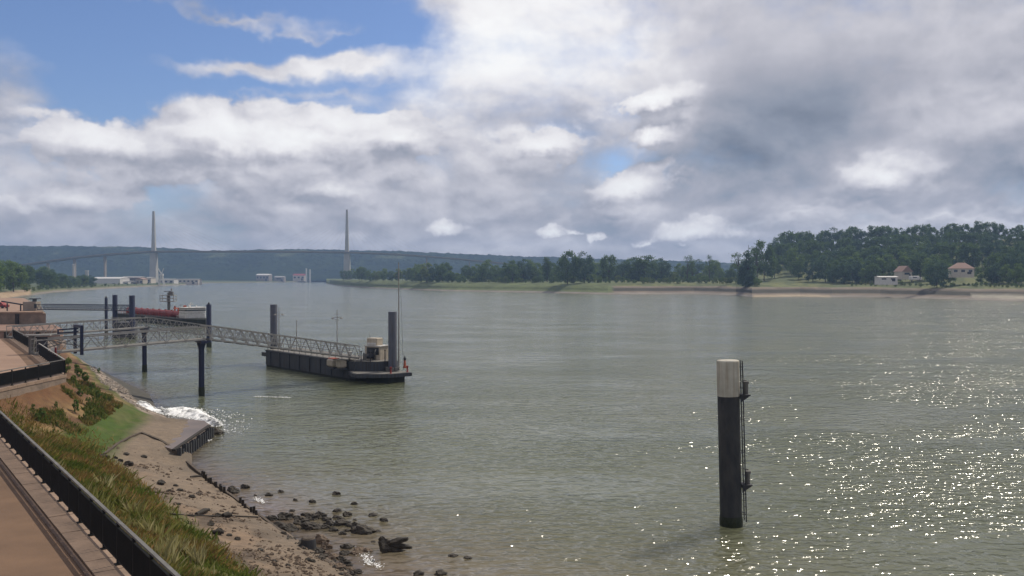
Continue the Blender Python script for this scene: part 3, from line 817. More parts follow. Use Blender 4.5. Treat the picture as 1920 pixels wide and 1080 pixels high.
# navy portal across the near gangway, and the gate pillar at the fence
d = (nearP - nearS).normalized(); s = Vector((d.y, -d.x, 0))
po = empty('gate_frame', nearS + d * 3.6, 'navy blue steel portal frame standing across the shore end of the near gangway', 'gate')
c0 = nearS + d * 3.75
for sg, hh in ((-1, 2.15), (1, 2.3)):
    b = MB(); p = c0 + s * sg * 1.05; b.box((p.x, p.y, p.z + hh / 2 - 0.2), (0.24, 0.24, hh + 0.4), rot_of(nearS, nearP)); b.build('post', M['steel_blue'], po)
b = MB(); b.bar(c0 - s * 1.2 + Vector((0, 0, 2.2)), c0 + s * 1.2 + Vector((0, 0, 2.2)), 0.2, 0.24)
e0 = c0 - d * 1.75 + s * 0.1
b.build('lintel', M['steel_blue'], po)
b = MB(); b.bar(c0 + Vector((0, 0, 2.0)), e0 + Vector((0, 0, 2.0)), 0.12, 0.12); b.bar(c0 + Vector((0, 0, 1.7)), e0 + Vector((0, 0, 1.7)), 0.12, 0.12)
b.bar(e0 + Vector((0, 0, 2.06)), e0 + Vector((0, 0, 1.62)), 0.1, 0.1)
b.build('swing_arm', M['steel_blue'], po)
b = MB(); c1 = c0 - d * 0.2
b.bar(c0 - s * 1.0 + Vector((0, 0, 0.4)), nearS + s * -1.0 + d * 0.5 + Vector((0, 0, 1.3)), 0.06, 0.06); b.bar(c0 - s * 1.0 + Vector((0, 0, 1.3)), nearS + s * -1.0 + d * 0.5 + Vector((0, 0, 0.4)), 0.06, 0.06)
b.bar(c0 + s * 1.0 + Vector((0, 0, 0.4)), nearS + s * 1.0 + d * 0.5 + Vector((0, 0, 1.3)), 0.06, 0.06); b.bar(c0 + s * 1.0 + Vector((0, 0, 1.3)), nearS + s * 1.0 + d * 0.5 + Vector((0, 0, 0.4)), 0.06, 0.06)
b.build('brace', M['galv_dark'], po)
gp = G(66, 664, PZ)
e = empty('gate_pillar', gp, 'grey green gate pillar with a flat slab on top beside the promenade fence', 'pillar')
b = MB(); b.box((gp.x - .3, gp.y, PZ + 0.83), (0.42, 0.5, 1.66), 0.2, 0.02); b.build('shaft', M['galv_dark'], e)
b = MB(); b.box((gp.x + 0.65, gp.y, PZ + 0.95), (0.9, 0.1, 1.25), 0.2); b.build('gate_panel', M['steel_dark'], e)
b = MB(); b.box((gp.x + 0.3, gp.y, PZ + 1.74), (2.1, 0.6, 0.13), 0.2); b.build('slab', M['galv'], e)
b = MB()
sp = G(99, 676, PZ)
e = empty('marker_board', sp, 'small pale board with a red edge fixed beside the gangway foot', 'sign')
b.box((sp.x, sp.y, PZ + .62), (0.3, 0.06, 0.95), 0.1); b.build('board', M['white'], e)
b = MB(); b.box((sp.x + 0.24, sp.y, PZ + .55), (0.14, 0.07, 1.1), 0.1); b.build('edge', M['red'], e)

# ---------------------------------------------------------------- pontoon
ax = Vector((0.654, -0.756, 0)).normalized(); an = Vector((0.756, 0.654, 0)).normalized()
PL = G(498.5, 687, 0)
def PO(u, v, z=0.0): p = PL + ax * u + an * v; return Vector((p.x, p.y, z))
prz = math.atan2(ax.y, ax.x)
PWID = 4.7; PLEN = 24.8; DZ = 2.25
po = empty('pontoon', PO(0, 0), 'long slate grey steel landing pontoon moored between two tall piles', 'pontoon')
b = MB(); b.prism([PO(0, 0), PO(0.5, -0.0), PO(PLEN - 3.0, 0), PO(PLEN, 2.0), PO(PLEN, PWID), PO(0, PWID)], 0.25, DZ); b.build('hull', M['hull'], po)
b = MB(); b.prism([PO(0.05, 0.04), PO(PLEN - 3.03, 0.04), PO(PLEN - 0.05, 2.0), PO(PLEN - .05, PWID - .05), PO(0.05, PWID - .05)], -1.0, 0.26); b.build('waterline_band', M['hull_low'], po)
b = MB(); b.prism([PO(0.1, 0.1), PO(PLEN - 3.1, 0.1), PO(PLEN - 0.1, 2.05), PO(PLEN - .1, PWID - .1), PO(0.1, PWID - .1)], DZ - 0.01, DZ + 0.05); b.build('deck', M['deck'], po)
b = MB()
for i in range(9):
    p = PO(1.5 + i * 2.7, -0.06, 1.25); b.box(p, (0.10, 0.10, 1.9), prz)
b.bar(PO(0, -0.05, DZ - .08), PO(PLEN - 3, -0.05, DZ - .08), 0.12, 0.16); b.build('fender_rib', M['hull'], po)
b = MB()
for z in (0.55, 1.05):
    b.bar(PO(0.4, 0.12, DZ + z), PO(PLEN - 3.2, 0.12, DZ + z), 0.04, 0.04)
    b.bar(PO(0.4, PWID - .12, DZ + z), PO(PLEN - .3, PWID - .12, DZ + z), 0.04, 0.04)
b.build('guard_rail', M['galv'], po)
for i in range(16):
    b = MB(); b.box(PO(0.4 + i * 1.5, 0.12, DZ + 0.55), (0.06, 0.06, 1.1), prz); b.build('rail_post', M['galv'], po)
# the low outer platform at the right end, and the small one at the left
RT = G(772, 705, 1.15)
b = MB(); pe = [PO(PLEN - 3.0, -0.15), PO(PLEN - 0.5, -1.1), PO(PLEN + 0.6, -1.2), PO(PLEN + 3.1, 1.6), PO(PLEN + 3.1, 4.6), PO(PLEN + 0.03, 4.6), PO(PLEN + 0.03, 1.95)]
b.prism(pe, 0.72, 1.12); b.build('end_platform', M['hull'], po)
b = MB(); b.prism([PL0 + Vector((0, 0, 0)) for PL0 in [PO(PLEN - 2.8, -0.05), PO(PLEN - 0.5, -0.95), PO(PLEN + 0.6, -1.05), PO(PLEN + 2.95, 1.7), PO(PLEN + 2.95, 4.5), PO(PLEN + 0.06, 4.5), PO(PLEN + 0.06, 2.0)]], 1.11, 1.16); b.build('end_deck', M['deck'], po)
b = MB(); b.prism([PO(PLEN + .1, 0.4), PO(PLEN + 2.2, 2.0), PO(PLEN + 2.2, 4.2), PO(PLEN + .1, 4.2)], -1, 0.73); b.build('end_float', M['hull_low'], po)
b = MB(); b.box(PO(-0.9, 1.0, 1.55), (1.7, 1.6, 0.5), prz); b.build('landing_bracket', M['steel_dark'], po)

# cabin
e = empty('cabin', PO(22.6, 4.0, DZ), 'small beige two storey control cabin with a wide window on the pontoon deck', 'cabin')
cc = AT(706, 665, 104.9); crz = prz + 0.38
cb = MB(); cb.box((cc.x, cc.y, DZ + 0.82), (2.2, 1.7, 1.62), crz, 0.04); cb.build('wall', M['cream'], e)
b = MB(); b.box((cc.x, cc.y, DZ + 1.68), (2.4, 1.9, 0.09), crz); b.build('roof', M['white'], e)
vx = Vector((math.cos(crz), math.sin(crz), 0)); vn = Vector((math.sin(crz), -math.cos(crz), 0))
w_ = MB(); p = cc + vn * .87; w_.box((p.x + vx.x * .1, p.y + vx.y * .1, DZ + 1.08), (1.7, 0.05, 0.85), crz); wf = w_.build('window', M['steel_dark'], e)
b = MB(); p2 = cc + vn * .90 + vx * .1; b.box((p2.x - vx.x * .42, p2.y - vx.y * .42, DZ + 1.08), (0.76, 0.05, 0.75), crz); b.box((p2.x + vx.x * .42, p2.y + vx.y * .42, DZ + 1.08), (0.76, 0.05, 0.75), crz); b.build('pane', M['glass'], wf)
b = MB(); q = cc - vx * 0.25 + Vector((0, 0, 0)); b.box((q.x, q.y, DZ + 2.15), (1.5, 1.2, 0.84), crz, 0.05); b.build('upper_box', M['cream'], e)
b = MB(); p = q + vn * 0.62; b.box((p.x, p.y, DZ + 1.92), (1.2, 0.04, 0.25), crz); b.build('light_strip', M['white'], e)
b = MB(); b.tube((q.x - .6, q.y, DZ + 2.5), (q.x - .6, q.y, DZ + 3.3), 0.02); b.build('aerial', M['galv'], e)

def box_pile(px, py_top, Y, w, label, mm='steel_grey', zt=None):
    t = AT(px, py_top, Y)
    e = empty('mooring_pile', (t.x, t.y, 0), label, 'pile')
    b = MB(); b.lathe((t.x, t.y, 0), [(w / 2, -3.2), (w / 2, t.z - 0.05), (w / 2 - 0.03, t.z)], 24); b.build('shaft', M[mm], e)
    b = MB(); b.lathe((t.x, t.y, 0), [(w / 2 + 0.02, -0.6), (w / 2 + 0.03, 0.5), (w / 2 + .01, 0.9)], 20); b.build('weed_band', M['weed'], e)
    return e, t
e, tR = box_pile(736, 584.5, 102.3, 1.0, 'blue grey steel pile rising through the right end of the pontoon')
e2, tL = box_pile(513.3, 571, 125.5, 1.0, 'blue grey steel pile rising behind the left end of the pontoon')
for tt_, ee in ((tR, e),):
    b = MB(); 
    for k in range(8):
        a_ = k * math.pi / 4; b.box((tt_.x + math.cos(a_) * .72, tt_.y + math.sin(a_) * .72, 1.45), (0.16, 0.42, 0.36), a_)
    b.build('guide_ring', M['galv_dark'], ee)

def lamp_mast(px, pyb, pyt, Y, label, arms=True, cat='lamp'):
    t = AT(px, pyt, Y); zb = DZ
    e = empty('light_mast', (t.x, t.y, zb), label, cat)
    b = MB(); b.tube((t.x, t.y, zb), (t.x, t.y, t.z), 0.075, 0.04); b.build('pole', M['galv'], e)
    if arms:
        z = t.z - 0.95
        b = MB(); b.bar((t.x - .62, t.y, z), (t.x + .62, t.y, z), 0.06, 0.06); b.bar((t.x - .35, t.y, z + .42), (t.x + .35, t.y, z + .42), 0.04, 0.04); b.build('crossarm', M['galv'], e)
        for sx in (-1, 1):
            b = MB(); b.lathe((t.x + sx * .55, t.y, z - 0.18), [(0.20, 0), (0.22, .04), (0.10, .16), (0.03, .2)], 12); b.build('floodlight', M['galv'], e)
        b = MB(); b.bar((t.x - .3, t.y, z - .25), (t.x + .3, t.y, z - .25), 0.03, .03); b.bar((t.x - .3, t.y, z - .25), (t.x, t.y, z - .6), 0.03, .03); b.bar((t.x + .3, t.y, z - .25), (t.x, t.y, z - .6), 0.03, .03); b.build('bracket', M['galv'], e)
lamp_mast(632, 645, 581, 111, 'pale lamp mast with a pair of floodlights behind the middle of the pontoon gangway')
lamp_mast(523, 628, 576, 124, 'pale lamp mast with a crossarm just right of the left pontoon pile')
lamp_mast(556, 640, 600, 118, 'thin plain grey pole on the pontoon without any lamp', False, 'pole')
t = AT(747.5, 492, 103.5)
e = empty('tall_mast', (t.x, t.y, 1.15), 'very tall thin pale mast at the right end of the pontoon', 'mast')
b = MB(); b.tube((t.x, t.y, 1.15), (t.x, t.y, t.z), 0.10, 0.045, 10); b.build('pole', M['galv'], e)
b = MB(); b.tube((t.x + .55, t.y - .1, 1.15), (t.x + .28, t.y, t.z - 4.0), 0.02, 0.02, 5); b.bar((t.x, t.y, t.z - 4), (t.x + .3, t.y, t.z - 4), .03, .03); b.build('stay', M['galv_dark'], e)

# equipment on the right end of the pontoon
def onp(px, py, z=DZ): return G(px, py, z)
for k, (px, py, sz, lab) in enumerate([(668, 690, (1.7, 1.1, 0.95), 'larger rounded beige fender tank on the near edge of the pontoon'), (683, 692, (1.0, 1.1, 1.0), 'smaller rounded beige fender tank beside the larger one')]):
    p = onp(px, py + 5, 1.2); p = Vector((p.x, p.y, 0))
    e = empty('fender_tank', (p.x, p.y, 1.16), lab, 'tank')
    p = PO(19.3 + k * 1.75, -0.62); 
    e.location = (p.x, p.y, 1.3)
    b = MB(); b.box((p.x, p.y, 1.95), sz, prz, 0.18); b.build('body', M['cream'], e)
    b = MB(); b.box((p.x, p.y, 2.46), (sz[0] * .8, sz[1] * .7, 0.07), prz); b.build('lid', M['redorange'] if k == 0 else M['white'], e)
    b = MB(); b.box((p.x, p.y, 1.36), (sz[0] * .9, sz[1] * 0.9, 0.2), prz); b.bar((p.x, p.y, 1.3), tuple(PO(19.3 + k * 1.75, 0.1, 1.3)), .2, .14); b.build('cradle', M['hull'], e)
p = G(759, 690, 1.16)
e = empty('beacon', p, 'dark red tapered navigation beacon standing on the low end platform', 'beacon')
b = MB(); b.lathe((p.x, p.y, 0), [(0.24, 1.16), (0.24, 1.25), (0.15, 1.4), (0.11, 2.1)], 14); b.build('body', M['redorange'], e)
b = MB(); b.lathe((p.x, p.y, 0), [(0.15, 2.1), (0.15, 2.32), (0.06, 2.5), (0.03, 2.62)], 12); b.build('lantern', M['steel_dark'], e)
for k, (u, v) in enumerate([(PLEN + 2.7, 2.0), (PLEN + 2.6, 4.3)]):
    p = PO(u, v); e = empty('bollard', (p.x, p.y, 1.16), ['thin red bollard on the outer corner of the low end platform', 'thin red bollard at the far edge of the low end platform, behind the beacon'][k], 'bollard', 'bollards on the pontoon end platform')
    b = MB(); b.lathe((p.x, p.y, 0), [(0.16, 1.16), (0.10, 1.22), (0.09, 1.75), (0.15, 1.82), (0.13, 1.9)], 12); b.build('post', M['red'], e)
b = MB(); e = empty('winch', PO(PLEN - 2.0, 2.6, DZ), 'dark mooring winch with drum beside the right pontoon pile', 'winch')
c = PO(PLEN - 2.2, 2.2, DZ)
b.tube(c + an * -.5 + Vector((0, 0, .55)), c + an * .5 + Vector((0, 0, .55)), 0.32, n=14); b.build('drum', M['steel_dark'], e)
b = MB()
for sg in (-.6, .6): b.box(c + an * sg + Vector((0, 0, .45)), (0.7, 0.1, 0.9), prz)
b.build('frame', M['galv_dark'], e)
b = MB(); b.bar(c + an * .65 + Vector((0, 0, .55)), c + an * .65 + ax * .4 + Vector((0, 0, 1.3)), 0.05); b.build('handle', M['white'], e)
for k, (u, v, h) in enumerate([(20.6, 4.3, 1.5), (21.4, 4.3, 1.6), (19.8, 4.2, 1.4), (23.6, 0.5, 1.2), (24.3, 1.3, 1.2), (24.9, 2.9, 1.3)]):
    p = PO(u, v); b = MB(); b.box((p.x, p.y, DZ + h / 2), (0.1, 0.1, h)); b.box((p.x, p.y, DZ + h + .04), (0.2, 0.2, 0.08))
    b.build('mooring_post', M['steel_dark'], None, ['thin dark post behind the cabin, middle of three in a row', 'thin dark post nearest the cabin in the row of three behind it', 'thin dark post in the row behind the cabin, nearest the gangway end', 'thin dark post at the near pontoon edge in front of the cabin', 'thin dark post between the cabin and the winch', 'thin dark post beside the right pontoon pile'][k], 'post', 'thin posts around the pontoon cabin', origin=(p.x, p.y, DZ))
b = MB(); p = PO(20.9, 0.6); 
e = empty('life_ring_box', (p.x, p.y, DZ), 'small white life ring cabinet on the pontoon railing near the gangway end', 'cabinet')
b.box((p.x, p.y, DZ + .75), (0.55, 0.25, 0.6), prz, .03); b.build('cabinet_body', M['white'], e)
b = MB(); b.box((p.x, p.y, DZ + .22), (0.1, 0.1, .46), prz); b.build('leg', M['galv_dark'], e)

# ---------------------------------------------------------------- the near mooring pile
tp = AT(1366, 676, 42.6); bp_ = G(1371, 985, 0)
e = empty('mooring_pile', (bp_.x, bp_.y, 0), 'big black mooring pile with a pale stained cap alone in the river', 'pile')
axis = (Vector((tp.x, bp_.y, tp.z)) - Vector((bp_.x, bp_.y, 0)))
def PP(z, dx=0, dy=0):
    k = z / tp.z; return Vector((bp_.x + axis.x * k + dx, bp_.y + dy, z))
RP = 0.525
capz = tp.z - 1.72
b = MB(); b.tube(PP(-3.2), PP(capz), RP, RP, 40); b.build('shaft', M['blackpile'], e)
b = MB(); b.tube(PP(capz), PP(tp.z - .05), RP + .012, RP + .012, 40, cap=False); b.tube(PP(tp.z - .05), PP(tp.z), RP + .012, RP - .02, 40); c_ = b.build('cap', M['capwhite'], e)
b = MB(); b.tube(PP(-.4), PP(0.28), RP + .02, RP + .03, 32, cap=False); b.tube(PP(0.28), PP(0.5), RP + .03, RP + .008, 32, cap=False); b.build('weed_band', M['weed'], e)
b = MB()
for dy in (-0.2, 0.2):
    b.tube(PP(0.25, RP + 0.14, dy - .1), PP(tp.z + .0, RP + 0.14 if 0 else RP + .10, dy - .1), 0.028, n=6)
k = 0.35
while k < tp.z - .1:
    b.tube(PP(k, RP + .135, -.3), PP(k, RP + .135, .1), 0.016, n=5); k += 0.3
for k in (0.6, 2.0, 3.6, 5.2, 6.7, 7.7):
    b.bar(PP(k, RP - .05, -.3), PP(k, RP + .14, -.3), .03); b.bar(PP(k, RP - .05, .1), PP(k, RP + .14, .1), .03)
b.build('ladder', M['steel_dark'], e)
for zz in (tp.z - 1.62, tp.z - 5.95):
    b = MB(); c = PP(zz, RP + .24, -0.1)
    b.add([PP(zz, RP - .05, -.42), PP(zz, RP + .44, -.42), PP(zz, RP + .44, .25), PP(zz, RP - .05, .25), PP(zz - .05, RP - .05, -.42), PP(zz - .05, RP + .44, -.42), PP(zz - .05, RP + .44, .25), PP(zz - .05, RP - .05, .25)],
          [(0, 1, 2, 3), (7, 6, 5, 4), (0, 4, 5, 1), (1, 5, 6, 2), (2, 6, 7, 3), (3, 7, 4, 0)])
    for dy in (-.4, .22):
        b.add([PP(zz - .05, RP - .05, dy), PP(zz - .05, RP + .42, dy), PP(zz - .38, RP - .05, dy), PP(zz - .05, RP - .05, dy + .03), PP(zz - .05, RP + .42, dy + .03), PP(zz - .38, RP - .05, dy + .03)],
              [(0, 1, 2), (5, 4, 3), (0, 3, 4, 1), (1, 4, 5, 2), (2, 5, 3, 0)])
    st_ = b.build('bollard_shelf', M['steel_dark'], e)
    b = MB(); b.tube(PP(zz, RP + .3, -.12), PP(zz + .5, RP + .3, -.12), 0.10, 0.10, 12); b.tube(PP(zz + .5, RP + .3, -.12), PP(zz + .62, RP + .3, -.12), 0.14, 0.14, 12)
    b.box(PP(zz + .3, RP + .3, .1), (.16, .04, .72)); b.build('bollard', M['galv_dark'], st_)

# ---------------------------------------------------------------- the next landing stage with the red ship
D3 = 176.0
for px, pyt, Y, w, lab in [(199, 559, 186, 0.62, 'slimmest of the three dark piles at the far landing stage'), (215.5, 553, 178, 0.98, 'middle of the three dark piles at the far landing stage'),
                           (247.5, 554, 172, 1.08, 'thickest of the three dark piles, at the stern of the red ship'), (391.5, 571, 152, 0.84, 'dark pile with a small knob standing beside the wheelhouse of the red ship')]:
    ee, t = box_pile(px, pyt, Y, w, lab, 'steel_blue')
    if px in (199, 391.5):
        b = MB(); b.lathe((t.x, t.y, t.z), [(0.2, 0), (0.2, .18), (0.10, .3), (0.08, .42)], 10); b.build('knob', M['steel_dark'], ee)
g3a = Vector((-98.5, 185, 5.35)); g3b = AT(247, 582, 177)
gangway('long dark blue gangway leading from the stone hut to the far landing stage', g3a, g3b, n=22, H=1.05, cm='steel_blue', W=1.6)
ht = AT(58, 584, 186); ht.z = PZ
e = empty('gangway_hut', ht, 'small grey hut with a flat dark roof at the shore end of the far gangway', 'hut')
b = MB(); b.box((ht.x + .2, ht.y, PZ + 0.95), (2.6, 2.4, 1.9), 0.1, .03); b.build('wall', M['concrete'], e)
b = MB(); b.box((ht.x + .9, ht.y, PZ + 2.5), (1.7, 2.0, .18), 0.1); b.build('roof', M['steel_dark'], e)
b = MB(); b.box((ht.x + 1.0, ht.y - .4, PZ + 2.15), (0.5, .9, .55), 0.1); b.box((ht.x + 1.6, ht.y - 1.23, PZ + 1.0), (.5, .05, .9), .1); b.build('window', M['glass'], e)
b = MB(); b.bar((ht.x - 5.5, ht.y - 1, PZ + 2.0), (ht.x - 1.2, ht.y - 1, PZ + 1.3), .5, .25); b.box((ht.x - 4.4, ht.y - 1, PZ + .8), (.2, .2, 1.6)); b.box((ht.x - 1.6, ht.y - 1, PZ + .6), (.2, .2, 1.2)); b.build('ramp', M['steel_dark'], e)
p = AT(236, 598, 178)
e = empty('small_pontoon', (p.x, p.y, 0), 'grey block shaped landing pontoon between the dark piles of the far stage', 'pontoon')
b = MB(); b.box((p.x, p.y, 1.6), (3.0, 7, 2.9), 0.2, .05); b.build('hull', M['hull'], e)
b = MB()
for dx in (-1.3, 0, 1.3): b.box((p.x + dx, p.y - 3.3, 3.6), (.1, .1, 1.1))
b.bar((p.x - 1.4, p.y - 3.3, 4.1), (p.x + 1.4, p.y - 3.3, 4.1), .07); b.build('guard_rail', M['galv'], e)

S0 = AT(240, 590, 256); S1 = AT(374, 602, 219)
S0.z = S1.z = 0
sx_ = (S1 - S0).normalized(); sn = Vector((sx_.y, -sx_.x, 0))
KZ = 0.62
def SP(u, v, z=0): q = S0 + sx_ * u + sn * v; return Vector((q.x, q.y, z * KZ))
SL = (S1 - S0).length; srz = math.atan2(sx_.y, sx_.x)
sh_ = empty('red_ship', SP(0, 0), 'low red tank vessel with a white wheelhouse moored at the far landing stage', 'ship')
HWD = 3.4
b = MB(); b.prism([SP(0.8, -HWD), SP(SL - 2, -HWD), SP(SL + 2.5, -HWD * .5), SP(SL + 3.6, 0), SP(SL + 2.5, HWD * .5), SP(SL - 2, HWD), SP(0.8, HWD), SP(0, HWD * .6), SP(0, -HWD * .6)], 0.2, 1.75); b.build('hull', M['hull_low'], sh_)  # near-black hull colour takes in the dark shadow under the tanks
b = MB(); b.prism([SP(0.9, -HWD + .04), SP(SL - 2, -HWD + .04), SP(SL + 2.3, -HWD * .48), SP(SL + 3.3, 0), SP(SL + 2.3, HWD * .48), SP(SL - 2, HWD - .04), SP(0.9, HWD - .04)], -1, 0.21); b.build('boot_top', M['hull_low'], sh_)
b = MB(); b.prism([SP(1, -HWD - .08), SP(SL - 2, -HWD - .08), SP(SL - 2, HWD + .08), SP(1, HWD + .08)], 1.5, 1.68); b.build('rubbing_strake', M['steel_dark'], sh_)
k = 1.5; 
while k < SL - 13:
    L_ = 4.3
    b = MB(); b.tube(SP(k, 0.4, 4.1), SP(k + L_ - .3, 0.4, 4.1), 0.82, n=16); b.tube(SP(k + .2, -1.9, 3.6), SP(k + L_ - .4, -1.9, 3.6), 0.35, n=10); b.build('cargo_tank', M['red'], sh_); 
    b = MB(); 
    b.tube(SP(k + 2, 0.4, 5.2), SP(k + 2, .4, 5.75), 0.28, n=10); b.bar(SP(k, HWD - .3, 3.9), SP(k + L_, HWD - .3, 3.9), .07); b.bar(SP(k, HWD - .3, 3.4), SP(k + L_, HWD - .3, 3.4), .07); b.box(SP(k, HWD - .3, 3.4), (.08, .08, 1.1)); b.box(SP(k + 2.1, HWD - .3, 3.4), (.08, .08, 1.1))
    b.build('deck_pipe', M['red'], sh_)
    k += L_
for u, h in ((SL - 15.5, 6.4), (SL - 13.0, 5.9)):
    b = MB(); b.box(SP(u, 0, 4.6), (0.35, .35, (h - 3.6) * 1.2), srz); b.bar(SP(u - .2, -.8, h), SP(u + 1.4, .8, h), .3, .3); b.build('davit', M['redorange'], sh_)
WU = SL - 4.5
b = MB(); b.box(SP(WU, 0, 3.9), (4.8, 5.0, 1.4), srz, .2); b.build('deckhouse', M['white'], sh_)
b = MB(); b.box(SP(WU + .2, 0, 5.9), (4.4, 5.2, 1.55), srz, .3); wh = b.build('wheelhouse', M['white'], sh_)
b = MB(); b.box(SP(WU + .2, 0, 6.1), (4.46, 5.26, .8), srz, .28); b.build('window', M['glass'], wh)
b = MB(); b.box(SP(WU + .2, 0, 7.2), (4.9, 5.7, .14), srz, .05); b.build('roof', M['white'], wh)
b = MB(); b.tube(SP(WU - .8, 0, 7), SP(WU - .8, 0, 9.2), .08); b.bar(SP(WU - .8, -.7, 8.4), SP(WU - .8, .7, 8.4), .14, .14); b.bar(SP(WU - 1.2, -.2, 7.8), SP(WU - .4, .4, 7.8), .1); b.lathe(SP(WU + .5, .9, 7.1), [(.3, 0), (.36, .2), (.2, .5), (.05, .6)], 10); b.lathe(SP(WU - .2, -1.2, 7.1), [(.22, 0), (.26, .2), (.15, .4), (.05, .45)], 10); b.build('radar_mast', M['white'], sh_)
b = MB(); b.box(SP(WU - 1.5, 1.2, 7.6), (.8, .5, .5), srz); b.box(SP(WU - 3.6, 0, 4.1), (1.2, 3.6, 1.4), srz); b.build('locker', M['redorange'], sh_)
b = MB()
for i in range(10):
    b.box(SP(WU - 2.4 + i * .62, HWD - .5, 3.4), (.05, .05, 1.0))
b.bar(SP(WU - 2.4, HWD - .5, 3.9), SP(WU + 3.4, HWD - .5, 3.9), .05); b.build('guard_rail', M['white'], sh_)
# grey signal tower behind the red ship
t = AT(316.5, 546, 262); 
e = empty('radar_tower', (t.x, t.y, 0), 'grey signal tower with a railed platform rising behind the red ship', 'tower')
b = MB(); b.tube((t.x, t.y, -3), (t.x, t.y, t.z - .4), 0.5, .4, 12); b.build('column', M['galv_dark'], e)
b = MB(); z = t.z - 3.0
for hh in (0, .9, 1.8):
    for dx0, dx1, y0, y1 in ((-2.2, 1.8, -1, -1), (-2.2, 1.8, 1, 1), (-2.2, -2.2, -1, 1), (1.8, 1.8, -1, 1)):
        b.bar((t.x + dx0, t.y + y0, z + hh), (t.x + dx1, t.y + y1, z + hh), .17)
for dx in (-2.2, -.15, 1.8):
    for dy in (-1, 1): b.box((t.x + dx, t.y + dy, z + .9), (.16, .16, 1.8))
b.box((t.x - .15, t.y, z), (4.0, 2, .2)); b.build('platform', M['galv'], e)
b = MB(); b.box((t.x - .35, t.y, t.z - .05), (2.0, .5, .22)); b.box((t.x + .7, t.y, t.z - .75), (1.2, .9, 1.2)); b.build('radar_housing', M['galv_dark'], e)
b = MB(); b.tube((t.x + .8, t.y, t.z - .2), (t.x + .8, t.y, t.z + .9), .09); b.box((t.x + .8, t.y, t.z + .45), (.5, .3, .35)); b.build('aerial', M['galv'], e)
t = AT(339, 570, 229); b = MB(); b.tube((t.x, t.y, 1.6), (t.x, t.y, t.z), .05); b.build('mast', M['galv_dark'], sh_)
# small red car on the terrace at the left edge
cp = AT(-1, 572, 200); cp.z = PZ + .004
e = empty('parked_car', cp, 'small dark red car parked on the pale paving at the left edge', 'car')
b = MB(); b.box((cp.x, cp.y, PZ + .55), (3.7, 1.7, .6), 0, .12); b.add([(cp.x - 1.2, cp.y - .8, PZ + .85), (cp.x + 1.3, cp.y - .8, PZ + .85), (cp.x + 1.3, cp.y + .8, PZ + .85), (cp.x - 1.2, cp.y + .8, PZ + .85), (cp.x - .7, cp.y - .65, PZ + 1.4), (cp.x + .7, cp.y - .65, PZ + 1.4), (cp.x + .7, cp.y + .65, PZ + 1.4), (cp.x - .7, cp.y + .65, PZ + 1.4)], [(4, 5, 6, 7), (0, 1, 5, 4), (1, 2, 6, 5), (2, 3, 7, 6), (3, 0, 4, 7)]); b.build('body', M['red'], e)
b = MB(); b.box((cp.x, cp.y, PZ + 1.1), (1.5, 1.52, .34)); b.build('window', M['glass'], e)
for dx in (-1.15, 1.15):
    for dy in (-.8, .8):
        b = MB(); b.tube((cp.x + dx, cp.y + dy - .1, PZ + .32), (cp.x + dx, cp.y + dy + .1, PZ + .32), .32, n=12); b.build('wheel', M['steel_dark'], e)

# ---------------------------------------------------------------- bridge
def pyl(px, pyt, Y, label, zb=2.0):
    t = AT(px, pyt, Y)
    e = empty('bridge_pylon', (t.x, Y, zb), label, 'bridge pylon', None)
    DK = 57.0
    b = MB()
    def frus(z0, w0, d0, z1, w1, d1):
        b.add([(t.x + x * w / 2, Y + y * dd / 2, z) for z, w, dd in ((z0, w0, d0), (z1, w1, d1)) for x, y in ((-1, -1), (1, -1), (1, 1), (-1, 1))], [(3, 2, 1, 0), (4, 5, 6, 7), (0, 1, 5, 4), (1, 2, 6, 5), (2, 3, 7, 6), (3, 0, 4, 7)])
    frus(-3, 11.5, 12, DK - 3, 9.0, 9)
    b.build('pier', M['pylon'], e)
    b = MB(); frus(DK - 3, 6.2, 6, t.z, 2.9, 3.2); b.build('spire', M['pylon'], e)
    b = MB(); b.lathe((t.x, Y, -3), [(13, 0), (13, 5.0), (11, 6.2)], 24); b.build('footing', M['rock'], e)
    return e, t
eL, tLp = pyl(288, 396, 1450, 'left tall slender concrete bridge pylon rising above the white halls')
eR, tRp = pyl(650.5, 393, 1490, 'right tall slender concrete bridge pylon at the tip of the far peninsula')
def deck_pt(px, py, Y): return AT(px, py, Y)
dk = [deck_pt(40, 497, 1500), deck_pt(90, 489.5, 1480), deck_pt(140, 482.5, 1465), deck_pt(197, 477, 1455), deck_pt(240, 474, 1451), deck_pt(288, 471, 1450), deck_pt(370, 471, 1458),
      deck_pt(470, 471.0, 1468), deck_pt(560, 471.6, 1479), deck_pt(650.5, 472.5, 1490), deck_pt(720, 475, 1500), deck_pt(800, 480, 1520), deck_pt(880, 487, 1545), deck_pt(960, 495, 1570)]
e = empty('bridge_deck', dk[5], 'long thin pale bridge deck curving between the two pylons in front of the hill', 'bridge')
b = MB()
for p, q in zip(dk[:-1], dk[1:]): b.bar(p - Vector((0, 0, 1.5)), q - Vector((0, 0, 1.5)), 14, 1.8)
b.build('girder', mat('bridge_girder_concrete', (0.20, 0.21, 0.22), (0.16, 0.17, 0.18), 0.05, 0.9), e)
b = MB()
for p, q in zip(dk[:-1], dk[1:]):
    for s in (-8.4, 8.4): b.bar(p + Vector((0, s, 0)), q + Vector((0, s, 0)), .3, 1.0)
b.build('parapet', M['concrete'], e)
for q in (dk[1], dk[2], dk[3], dk[11], dk[12], dk[13]):
    b = MB(); b.box((q.x, q.y, (q.z - 3.2) / 2 - 1.0), (1.8, 7, q.z - 3.2 + 2.0)); b.build('approach_pier', M['concrete'], e)
